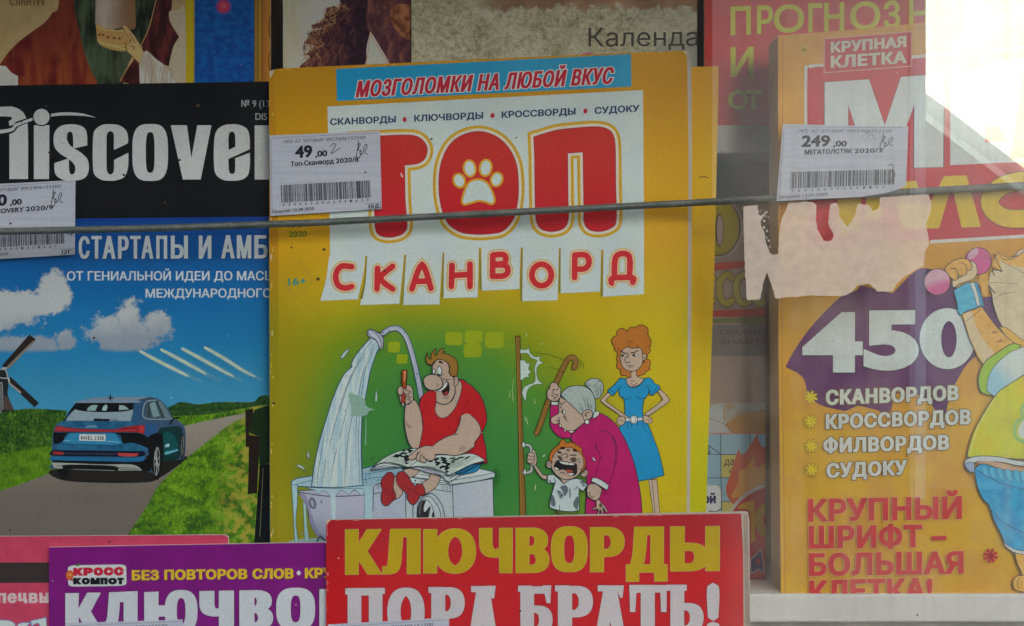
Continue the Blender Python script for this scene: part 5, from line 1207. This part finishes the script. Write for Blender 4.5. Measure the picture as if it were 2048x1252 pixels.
for x, y in ((588, 38), (588, 168), (590, 298), (592, 424)):
    for rr, ww, cc in ((12.0, 5.6, '#7a5a14'), (11.0, 4.4, '#c2aa06')):
        p.fill([l for k in range(8) for l in ribbon([(x / 2.653 + 1400 + 3 * math.cos(k * math.pi / 4 + .3), y / 2.653 + 780 + 3 * math.sin(k * math.pi / 4 + .3)), (x / 2.653 + 1400 + rr * math.cos(k * math.pi / 4 + .3), y / 2.653 + 780 + rr * math.sin(k * math.pi / 4 + .3))], ww)], cc)
p.z += 2
for s_, x0, b0, x1, b1 in (('КРУПНЫЙ', 575, 696, 1388, 681), ('ШРИФТ –', 580, 838, 1306, 828), ('БОЛЬШАЯ', 580, 984, 1397, 972), ('КЛЕТКА!', 582, 1128, 1232, 1112)):
    if '–' in s_:
        p.tx('ШРИФТ', Q(584, 836, 1172, 830, 110), [('#b58a68', 3.6, 3.0), ('#a5282c', 2.7, 2.1)], SZ, track=.07)
        p.quad([(1400 + x / 2.653, 780 + y / 2.653) for x, y in ((1228, 775), (1308, 773), (1308, 796), (1228, 798))], '#a5282c')
    else: p.tx(s_, Q(x0 + 5, b0 - 2, x1 - 5, b1 - 2, 110), [('#b58a68', 3.6, 3.0), ('#a5282c', 2.7, 2.1)], SZ, track=.07)
p.z += 1
for k in range(8):
    a_ = k * math.pi / 4 + .3; p.ln([[(1981.5, 1111.5), (1981.5 + 12 * math.cos(a_), 1111.5 + 12 * math.sin(a_))]], 5, '#a5282c', taper=(.5, 1.2)); p.z -= 1
p.z += 1
p.done()
p = Part(mg, 'drawn_cat', .0020)
INKC = '#2c3338'
fur = custom('cat_fur', mg, p.h, lambda t: t.mix(t.sm(t.noise(.05, 2), .35, .65), '#b58a3a', '#bb9448'))
cream = custom('cat_cream', mg, p.h, lambda t: t.mix(t.sm(t.noise(.02, 3), .35, .65), '#b3a88c', '#aaa084'))
p.sh('640,240 620,300 615,360 640,420 650,500 700,640 780,740 880,820 1000,870* 1300,900* 1300,60* 900,70 820,120 740,140 690,90* 700,150 660,110 680,180 720,240*', cream, CA, 1.5, INKC)
p.sh('700,95* 760,130 840,120 892,90 1000,30* 1300,30* 1300,210* 960,230 860,210 760,190 700,160 720,240* 640,200', fur, CA); p.ln('700,95 760,135 840,122 892,90 1000,40|690,90 730,150 790,150 850,125|645,215 650,270|640,240 665,280|660,205 700,240 720,243 680,170 665,110', 2.0, INKC, CA, (.4, 1.1, .5))
p.ln('615,350 640,390 665,415', 2.2, INKC, CA); p.ln('540,350 640,335 740,335 840,345|650,470 720,425 820,405|720,170 820,220 892,260', .9, '#5b5a48', CA)
p.sh('700,680* 760,760 850,830 980,880* 960,840 850,760 760,690', '#b5923a', CA, 1.1, INKC)
p.sh('400,580* 560,520* 610,590 680,680 760,760 820,810* 700,870 640,930 580,980* 530,920 500,850 460,760 430,660', fur, CA, 1.5, INKC); p.sh('420,590* 480,560 520,680 590,800 660,880* 580,970* 520,870 470,770', '#b5a584', CA)
p.sh('630,730* 665,700 660,718 690,710 670,730', '#8f5c3a', CA); p.sh('670,800* 720,770 715,785 740,785 700,800', '#8f5c3a', CA); p.ln('440,635 500,590 555,545', 1, INKC, CA)
p.sh('520,330* 545,300 540,240 610,270 605,430 560,430* 555,360', fur, CA)
p.sh('340,400* 380,370 450,335 520,330* 540,370 560,450 572,515* 520,530 440,560 395,590* 375,560 365,480', custom('wristband', mg, p.h, lambda t: t.mix(t.sm(t.noise(.06, 2), .35, .65), '#2b8cb0', '#3a9cbe')), CA, 1.6, INKC); p.sh('465,335* 500,330* 530,420 550,510* 525,518* 500,420', '#a9b4b4', CA, 1, INKC); p.ln('520,330 560,450 572,515', 3.2, '#3a6f8c', CA)
p.el(535, 165, 102, 106, '#ad4a7d', CA, 0, 1.7, INKC); p.sh('450,130 480,80 530,65 530,110 500,140 470,150', '#b58fa5', CA); p.ln('430,130 540,125 640,155', .9, '#6d3a58', CA)
p.sh('330,350* 340,310 400,290 440,250 480,160* 515,190 525,250 500,300 440,325 380,345 345,370', '#b5a584', CA, 1.1, INKC)
p.sh('275,235 300,190 370,150 430,145 470,170 485,210 470,240* 445,235* 440,270 400,285* 380,275 375,305 345,315 310,290', fur, CA, 1.5, INKC); p.ln('315,225 355,225 375,260 372,300|400,180 435,195 445,235|310,290 345,315', 1.4, INKC, CA)
p.el(214, 328, 103, 103, custom('ball_print', mg, p.h, lambda t: t.mix(t.sm(t.add(t.PY, t.mul(t.PX, .35)), 1212, 1232), '#b391a4', '#ad4f80')), CA, 0, 1.7, INKC)
# vest and shorts
p.sh('560,1000* 600,940 700,870 790,815 860,820 900,850 1300,700* 1300,1300* 660,1220* 560,1190 535,1120 540,1060', '#7fa32c', CA, 1.7, INKC)
p.sh('600,1180* 610,1090 650,1000 740,910 850,850 1300,700* 1300,1250* 660,1225*', custom('vest_edge', mg, p.h, lambda t: t.mix(t.sm(t.add(t.PX, t.mul(t.PY, -.8)), 1380, 1440), '#7fa8bc', '#a9b6b4')), CA, 1.3, INKC)
vest = custom('vest_print', mg, p.h, lambda t: t.ramp(t.noise(.016, 2), [(.3, '#9fa022'), (.5, '#a8ac2a'), (.7, '#b2a626')]))
p.sh('300,0* 250,60 200,140 150,230 120,310 100,400* 300,405* 900,440* 900,-300* 520,-140*', vest, CB, 1.7, INKC)
p.ln('300,10 250,75 205,150 165,230 140,310 120,390', 2.2, '#b5bf7a', CB, (.3, 1, .3))
p.ln([[(470, 80), (440, 90), (425, 130), (440, 165), (400, 190), (385, 240), (400, 290), (470, 320)]], 7, '#7aa060', CB); p.sh('470,85* 440,110 450,160 420,200 405,250 425,285 470,300*', '#aab4ae', CB)
p.sh('88,450 92,420 130,400 200,393 300,400 440,425 800,450* 800,480* 440,455 300,430 150,430 150,480* 120,492', '#a5aeb2', CB, 1.6, INKC); p.sh('90,450 110,430 145,435* 150,490* 120,485', '#7d93b0', CB, 1.2, INKC)
p.sh('150,430* 250,425 440,470* 440,490* 300,475', '#a88a70', CB)
SHB = custom('shorts_print', mg, p.h, lambda t: t.mix(t.sm(t.noise(.05, 3), .35, .65), '#1f7fb0', '#2b90bb'))
p.sh('145,470* 160,560 190,640 235,690 260,770 300,850 325,910* 360,940 440,965 800,1000* 800,520* 440,490 300,470 200,440', SHB, CB, 1.7, INKC)
for x in (205, 250, 295, 345, 395, 435): p.sh(f'{x-14},{430+x*.13} {x+12},{432+x*.13} {x+24},{470+x*.15} {x+28},{495+x*.16}* {x+2},{478+x*.16} {x-12},{455+x*.14}', '#3f9cc2', CB, .8, '#1b5a80')
p.ln('150,470 250,530 350,570 440,590|235,700 320,790 440,850', 1.3, '#1b4a6a', CB)
p.sh('320,905* 360,935 440,960 800,1000* 800,1020* 440,985 360,955 325,925', '#a9b3b4', CB, 1.2, INKC)
p.sh('385,965* 440,980 800,1000* 800,1240* 440,1200 430,1100 400,1030', fur, CB, 1.5, INKC); p.sh('380,1130 400,1110 430,1105 600,1110 600,1240* 420,1200 385,1185 375,1160', fur, CB, 1.5, INKC); p.ln('415,1120 400,1150 410,1185', 1.2, INKC, CB)
p.done()

# ================================================================== price tags
TAGP = custom('tag_paper', None, 0, lambda t: t.mix(t.sm(t.noise(.05, 4, .15, 2.2), .3, .7), '#989dab', '#a1a5b2'), .6, .25, .35)
def price_tag(label, q, h, price, cents, name, date, box, u0=0.0, cut=None, digits='*3000700023216 2*', seed=1, head=None):
    tg = Thing('price_tag', label, 'price tag', ((q[2][0] + q[3][0]) / 2, max(q[2][1], q[3][1])), h, 'price tags on the magazines')
    f = quad_map(q)
    out_ = [f(*c_) for c_ in (cut or [(0, 0), (.33, 0), (.66, .002), (1, 0), (1.0, 1), (.6, 1.0), (.3, 1.0), (0, 1)])]
    slab(tg, 'paper', out_, .0001, TAGP)
    tg.clip = out_ if cut is None else None
    p = Part(tg, 'printing', .00004); tg.clip = None
    u = lambda pts_: [f(*c_) for c_ in pts_]
    I1, I2 = '#3c3f48', '#23252b'
    def uq(x0, x1, b0, b1, hh, sl=0): return [f(x0 + sl, b0 - hh), f(x1 + sl, b1 - hh), f(x1, b1), f(x0, b0)]
    p.ln([[c_ + (1,) for c_ in u([(.02, .035), (.98, .022)])], [c_ + (1,) for c_ in u([(.012, .04), (.016, .96)])]], .9, '#6f727c')
    for s_, a_, b_ in (('ГЖП|', .12, .20), ('АО', .225, .275), ('"АРП-ФраМ"', .295, .49), ('ИНН:', .51, .585), ('5406152500', .59, .865)):
        p.tx(s_, uq(a_, b_, .107 - .02 * (a_ - .12), .107 - .02 * (b_ - .12), .043, .008), [('#4f525b', .14, .06)], track=.05)
    p.tx(price, uq(.235 if len(price) < 3 else .165, .378, .29, .285, .145), [(I2, 1.5, 1.1)], track=.03)
    p.tx(',' + cents, uq(.415, .515, .292, .287, .075), [(I2, .8, .5)])
    n_a, n_b = name.rsplit(' ', 1); sp_ = .19 + .61 * len(n_a) / (len(n_a) + 7.0)
    p.tx(n_a, uq(.19, sp_, .398, .385, .06), [(I2, .5, .35)], track=.04)
    p.tx(n_b, uq(sp_ + .022, .80, .384, .378, .06), [(I2, .5, .35)], track=.08)
    rng = random.Random(seed); x = .095; bars = []
    while x < .90:
        wd = rng.choice((.0035, .0035, .0045, .007)); bars.append((x, x + wd)); x += wd + rng.choice((.0016, .0022, .003, .006) if rng.random() < .8 else (.009,))
    L_ = []
    for a_, b_ in bars:
        l_ = u([(a_, .625), (b_, .625), (b_ + .004, .845), (a_ + .004, .845)]); L_.append(l_ if area(l_) > 0 else l_[::-1])
    p.fill(L_, '#33363d')
    for i, ch in enumerate(digits.replace(' ', '')):
        x0 = .11 + i * .0505; p.tx(ch, uq(x0, x0 + .017, .888, .888, .03), [('#4a4d55', .15, .1)], fit='box')
    p.tx('Лазурная,', uq(.015, .185, .965, .96, .036), [('#4a4d55', .15, .1)]); p.tx(date, uq(.20, .392, .96, .955, .036), [('#4a4d55', .15, .1)], track=.06)
    if box:
        p.ln([[c_ + (1,) for c_ in u([(.865, .925), (.988, .922), (.99, .985), (.866, .99), (.865, .925)])]], .8, '#5d606a'); b1_, b2_ = box.split(); p.tx(b1_, uq(.885, .885 + .022 * len(b1_), .978, .977, .04), [(I2, .4, .25)]); p.tx(b2_, uq(.94, .972, .977, .976, .04), [(I2, .4, .25)])
    p.done()
    p = Part(tg, 'handwriting', .0003)
    s_ = [[(.55, .17), (.575, .135), (.595, .15), (.575, .21), (.555, .26), (.60, .225), (.635, .195)]]
    g_ = [[(.80, .11), (.803, .17), (.79, .23)], [(.79, .165), (.82, .15), (.80, .22), (.825, .24)], [(.80, .20), (.785, .27), (.785, .325), (.805, .33), (.83, .26), (.815, .25), (.82, .29), (.845, .27), (.85, .21), (.87, .16), (.88, .19), (.86, .25), (.87, .28), (.885, .29)]]
    return tg, p, f, s_, g_
def hw(p, f, strokes, w=1.5, c='#3c4048'): p.ln([[f(*c_) for c_ in s_] for s_ in strokes], w, c)
tg, p, f, s2, sg = price_tag('price tag reading 49,00 on the yellow crossword magazine', [(539, 271), (760, 262), (763.5, 418), (541, 432)], .0078, '49', '00', 'Топ-Сканворд 2020/8', '25.08.2020', '10 Д', seed=3)
hw(p, f, s2 + sg); p.el(*f(.86, .52), 2.2, 2, '#5c5f68'); p.done()
tg, p, f, s2, sg = price_tag('price tag at the left edge on the black masthead, crossed by the cord', [(-72, 371), (151, 360), (149.5, 509), (-70, 522)], .0022, '180', '00', 'DISCOVERY 2020/9', '21.08.2020', '12 Г', seed=5, digits='*3000660142162*')
hw(p, f, sg); hw(p, f, [[(.93, .73), (.97, .69), (.96, .74), (1.0 - .02, .72)]]); p.done()
tg, p, f, s2, sg = price_tag('price tag reading 249,00 on the thick orange puzzle book', [(1566, 248), (1817, 252.5), (1811, 389), (1553, 402.5)], .0305, '249', '00', 'МЕГАТОЛСТЯК 2020/3', '13.07.2020', None, seed=8, digits='*3000649499110*',
    cut=[(0, 0), (.5, .004), (1, 0), (1, .6), (1, .87), (.93, .93), (.82, .97), (.66, 1.0), (.3, 1.0), (0, 1)])
hw(p, f, sg); hw(p, f, [[(.855, .58), (.88, .55), (.895, .60), (.87, .66), (.90, .66), (.91, .72), (.88, .80), (.86, .81)]], 1.5); hw(p, f, [[(.65, .22), (.70, .12), (.74, .05)], [(.66, .10), (.71, .14), (.75, .20)], [(.62, .19), (.69, .08), (.73, .15)]], .9, '#6a6d75'); p.done()
tg, p, f, s2, sg = price_tag('price tag on the purple magazine, only its top strip showing', [(131, 1246.5), (365, 1239), (368, 1400), (133, 1410)], .0325, '61', '00', 'Ключворды 2020/8', '20.08.2020', '9 Е', seed=11); p.done()
tg, p, f, s2, sg = price_tag('price tag on the red magazine, only its top strip showing', [(656, 1249), (898, 1235), (902, 1400), (660, 1414)], .0345, '56', '00', 'Ключворды 2020/9', '22.08.2020', '9 Ж', seed=13); p.done()

# ================================================================== spring cord across the display
def cord_pt(px):
    ys = [(-500, 482), (0, 463), (330, 456), (640, 445), (1000, 426), (1400, 405), (1560, 397), (1800, 385), (2048, 371), (2500, 347)]
    for (a_, ya), (b_, yb) in zip(ys, ys[1:]):
        if a_ <= px <= b_: y = ya + (yb - ya) * (px - a_) / (b_ - a_); break
    hh = .0125 + (.0150 * min(1, max(0, (px - 1380) / 190)) ** 1.0)
    sm = min(1, max(0, (px - 1340) / 260)); sm = sm * sm * (3 - 2 * sm)
    return Vector(W(px, y, .0125 + .0158 * sm))
CM = bpy.data.materials.new('steel_cord'); CM.use_nodes = True
ct = T(CM); finish(ct, ct.mix(ct.sm(ct.noise(.02, 2), .3, .7), (.12, .145, .135, 1), (.18, .20, .19, 1)), .45, .5, .3); CM.node_tree.nodes['Principled BSDF'].inputs['Metallic'].default_value = .35
path = [cord_pt(px) for px in np.arange(-420, 2440, 1.1)]
rad0 = 7.0 * K; NS = 10
V, F = [], []
for i, c in enumerate(path):
    tng = (path[min(i + 1, len(path) - 1)] - path[max(i - 1, 0)]).normalized()
    up = Vector((0, 0, 1)); sd = tng.cross(up).normalized(); up = sd.cross(tng)
    r = rad0 * (1.0 + .075 * math.cos(i * math.pi / 2 + .6))
    for k in range(NS):
        a_ = 2 * math.pi * k / NS; V.append(c + (sd * math.cos(a_) + up * math.sin(a_)) * r)
    if i:
        for k in range(NS): F.append(((i - 1) * NS + k, (i - 1) * NS + (k + 1) % NS, i * NS + (k + 1) % NS, i * NS + k))
o0 = path[len(path) // 2]
me = bpy.data.meshes.new('cord'); me.from_pydata([v - o0 for v in V], [], F); me.materials.append(CM)
for q_ in me.polygons: q_.use_smooth = True
co = bpy.data.objects.new('cord', me); COL.objects.link(co); co.location = o0
tag(co, 'grey wound spring cord stretched across the front of the magazines', 'cord')

# ================================================================== window glass, torn sticker, dust

gm = bpy.data.materials.new('window_glass'); gm.use_nodes = True; nt = gm.node_tree; nt.nodes.clear()
o_ = nt.nodes.new('ShaderNodeOutputMaterial'); mx = nt.nodes.new('ShaderNodeMixShader'); tr = nt.nodes.new('ShaderNodeBsdfTransparent'); gl = nt.nodes.new('ShaderNodeBsdfGlossy')
tr.inputs[0].default_value = (.94, .96, .95, 1); gl.inputs['Roughness'].default_value = .004; gl.inputs[0].default_value = (.95, 1, .97, 1)
F0 = .165
lw = nt.nodes.new('ShaderNodeLayerWeight'); lw.inputs[0].default_value = .5; pw_ = nt.nodes.new('ShaderNodeMath'); pw_.operation = 'POWER'; pw_.inputs[1].default_value = 5
mu = nt.nodes.new('ShaderNodeMath'); mu.operation = 'MULTIPLY_ADD'; mu.inputs[1].default_value = 1 - F0; mu.inputs[2].default_value = F0
nt.links.new(lw.outputs['Facing'], pw_.inputs[0]); nt.links.new(pw_.outputs[0], mu.inputs[0]); nt.links.new(mu.outputs[0], mx.inputs[0]); g2 = nt.nodes.new('ShaderNodeBsdfGlossy'); g2.inputs['Roughness'].default_value = .2; g2.inputs[0].default_value = (.95, 1, .97, 1); gx = nt.nodes.new('ShaderNodeMixShader'); gx.inputs[0].default_value = .10   # greasy film blurs part of the mirror image
nt.links.new(gl.outputs[0], gx.inputs[1]); nt.links.new(g2.outputs[0], gx.inputs[2]); nt.links.new(tr.outputs[0], mx.inputs[1]); nt.links.new(gx.outputs[0], mx.inputs[2]); nt.links.new(mx.outputs[0], o_.inputs[0])
import bmesh as _bm
gt = bpy.data.objects.new('window_pane', None); COL.objects.link(gt); gt.location = (0, -GH, .79)
tag(gt, 'dusty glass pane over the whole display, mirroring bright sky at the upper right', 'window pane')
gp = bpy.data.meshes.new('glass'); y_ = 0
gp.from_pydata([(-.9, 0, 0), (.9, 0, 0), (.9, 0, 1.3), (-.9, 0, 1.3)], [], [(0, 1, 2, 3)]); gp.materials.append(gm)
go_ = bpy.data.objects.new('glass', gp); COL.objects.link(go_); go_.parent = gt
class GT: pass
gth = GT(); gth.o = gt; gth.location = tuple(gt.location); gth.h = GH; gth.clip = None
p = Part(gth, 'dust_specks', .0003, rough=.9)
rng = random.Random(4)
for x, y, r in ((648, 499, 3), (636, 558, 3.6), (583, 495, 2.2), (769, 542, 2.4), (863, 278, 2.3), (1033, 275, 1.6), (188, 676, 2.6), (248, 350, 2.6), (359, 320, 2.6), (396, 211, 3), (330, 405, 2.2), (43, 243, 2.2), (547, 806, 3), (21, 447, 2.4), (219, 1084, 2.2), (416, 692, 1.8), (1040, 1222, 2.6), (20, 1060, 2), (640, 1155, 3), (300, 690, 1.4), (246, 349, 1.5), (1813, 912, 2), (1835, 1230, 2), (1530, 380, 1.6), (98, 305, 2)):
    p.el(x, y, r, r * .9, '#3f352c'); p.z -= 1
p.z += 1
for i in range(70):
    x, y = rng.uniform(0, 2048), rng.uniform(0, 1252); r = rng.uniform(.5, 1.3)
    p.el(x, y, r, r, '#6a625a' if i % 3 else '#b8b6ae', n=10); p.z -= 1
p.done()
# streaky film painting the reflected haze over the right of the pane
sm_ = bpy.data.materials.new('haze_veil'); sm_.use_nodes = True
ts = T(sm_, tuple(gt.location), GH + .0004); b_ = ts.N['Principled BSDF']; b_.inputs['Base Color'].default_value = (.62, .55, .47, 1); b_.inputs['Roughness'].default_value = .9
def streaks(t):
    v = t.sm(t.noise(.045, 3, 1, .004), .40, .72); n = t.sm(t.noise(.01, 4), .25, .75)
    e_ = t.op('MULTIPLY', t.sm(t.PX, 1380, 1560), t.sm(t.PX, 2300, 2000))
    return t.mul(t.mul(t.add(t.mul(v, .07), .085), e_), t.add(n, .35))
ts.put(b_.inputs['Alpha'], streaks(ts))
p = Part(gth, 'haze_film', .0004); p.quad(R(1380, -300, 2300, 1500), sm_); p.done()
st = Thing('sticker', 'torn remains of a peeled beige sticker left on the glass over the orange book', 'sticker', (1680, 600), GH + .0008)
sk = bpy.data.materials.new('sticker_paper'); sk.use_nodes = True
ts = T(sk, st.location, st.h); finish(ts, ts.mix(ts.sm(ts.noise(.05, 5), .3, .7), (.66, .585, .51, 1), (.69, .61, .53, 1)), .85, .2, .25); b_ = ts.N['Principled BSDF']
ts.put(b_.inputs['Alpha'], ts.op('MULTIPLY_ADD', ts.sm(ts.noise(.05, 4), .3, .7), .06, .62))
rag = random.Random(9)
def ragged(s_, z_, amp=2.0, step=5):
    l = smooth(pts(s_, z_), True, 3); out = []
    for i in range(len(l)):
        a_, b_ = l[i], l[(i + 1) % len(l)]; d_ = math.hypot(b_[0] - a_[0], b_[1] - a_[1]); k_ = max(1, int(d_ / step))
        for j in range(k_):
            t_ = j / k_; out.append((a_[0] + (b_[0] - a_[0]) * t_ + rag.uniform(-amp, amp) * .6, a_[1] + (b_[1] - a_[1]) * t_ + rag.uniform(-amp, amp) * .6))
    return out if area(out) > 0 else out[::-1]
body = ragged('258,98* 345,92* 350,160 400,122* 360,200 385,250 395,320 420,380* 465,380 470,300 480,200 515,110 530,80* 680,75 690,150 700,230 740,300* 775,305 795,270 765,190 780,85* 820,80 835,160 880,220* 920,160 940,80* 1000,90 1030,125* 1065,110 1075,45* 1365,25* 1380,110 1350,200 1365,320 1340,360 1330,450* 1250,500 1180,550 1150,605* 1060,605 1040,585 1000,560 940,570* 900,610 850,630 780,630 650,630 540,640 450,645* 430,580 400,490* 375,560 360,650* 280,655* 265,400', RZ, 1.7, 4)
p = Part(st, 'paper'); p.fill([body], sk)
chips = []
for i in range(26):
    x, y = rag.uniform(1512, 1542), rag.uniform(420, 500); r_ = rag.uniform(.8, 2.4); chips.append((x, y, r_))
for x, y, r_ in chips: p.el(x, y, r_, r_ * 1.4, sk, n=7); p.z -= 1
p.z += 1
p.done()
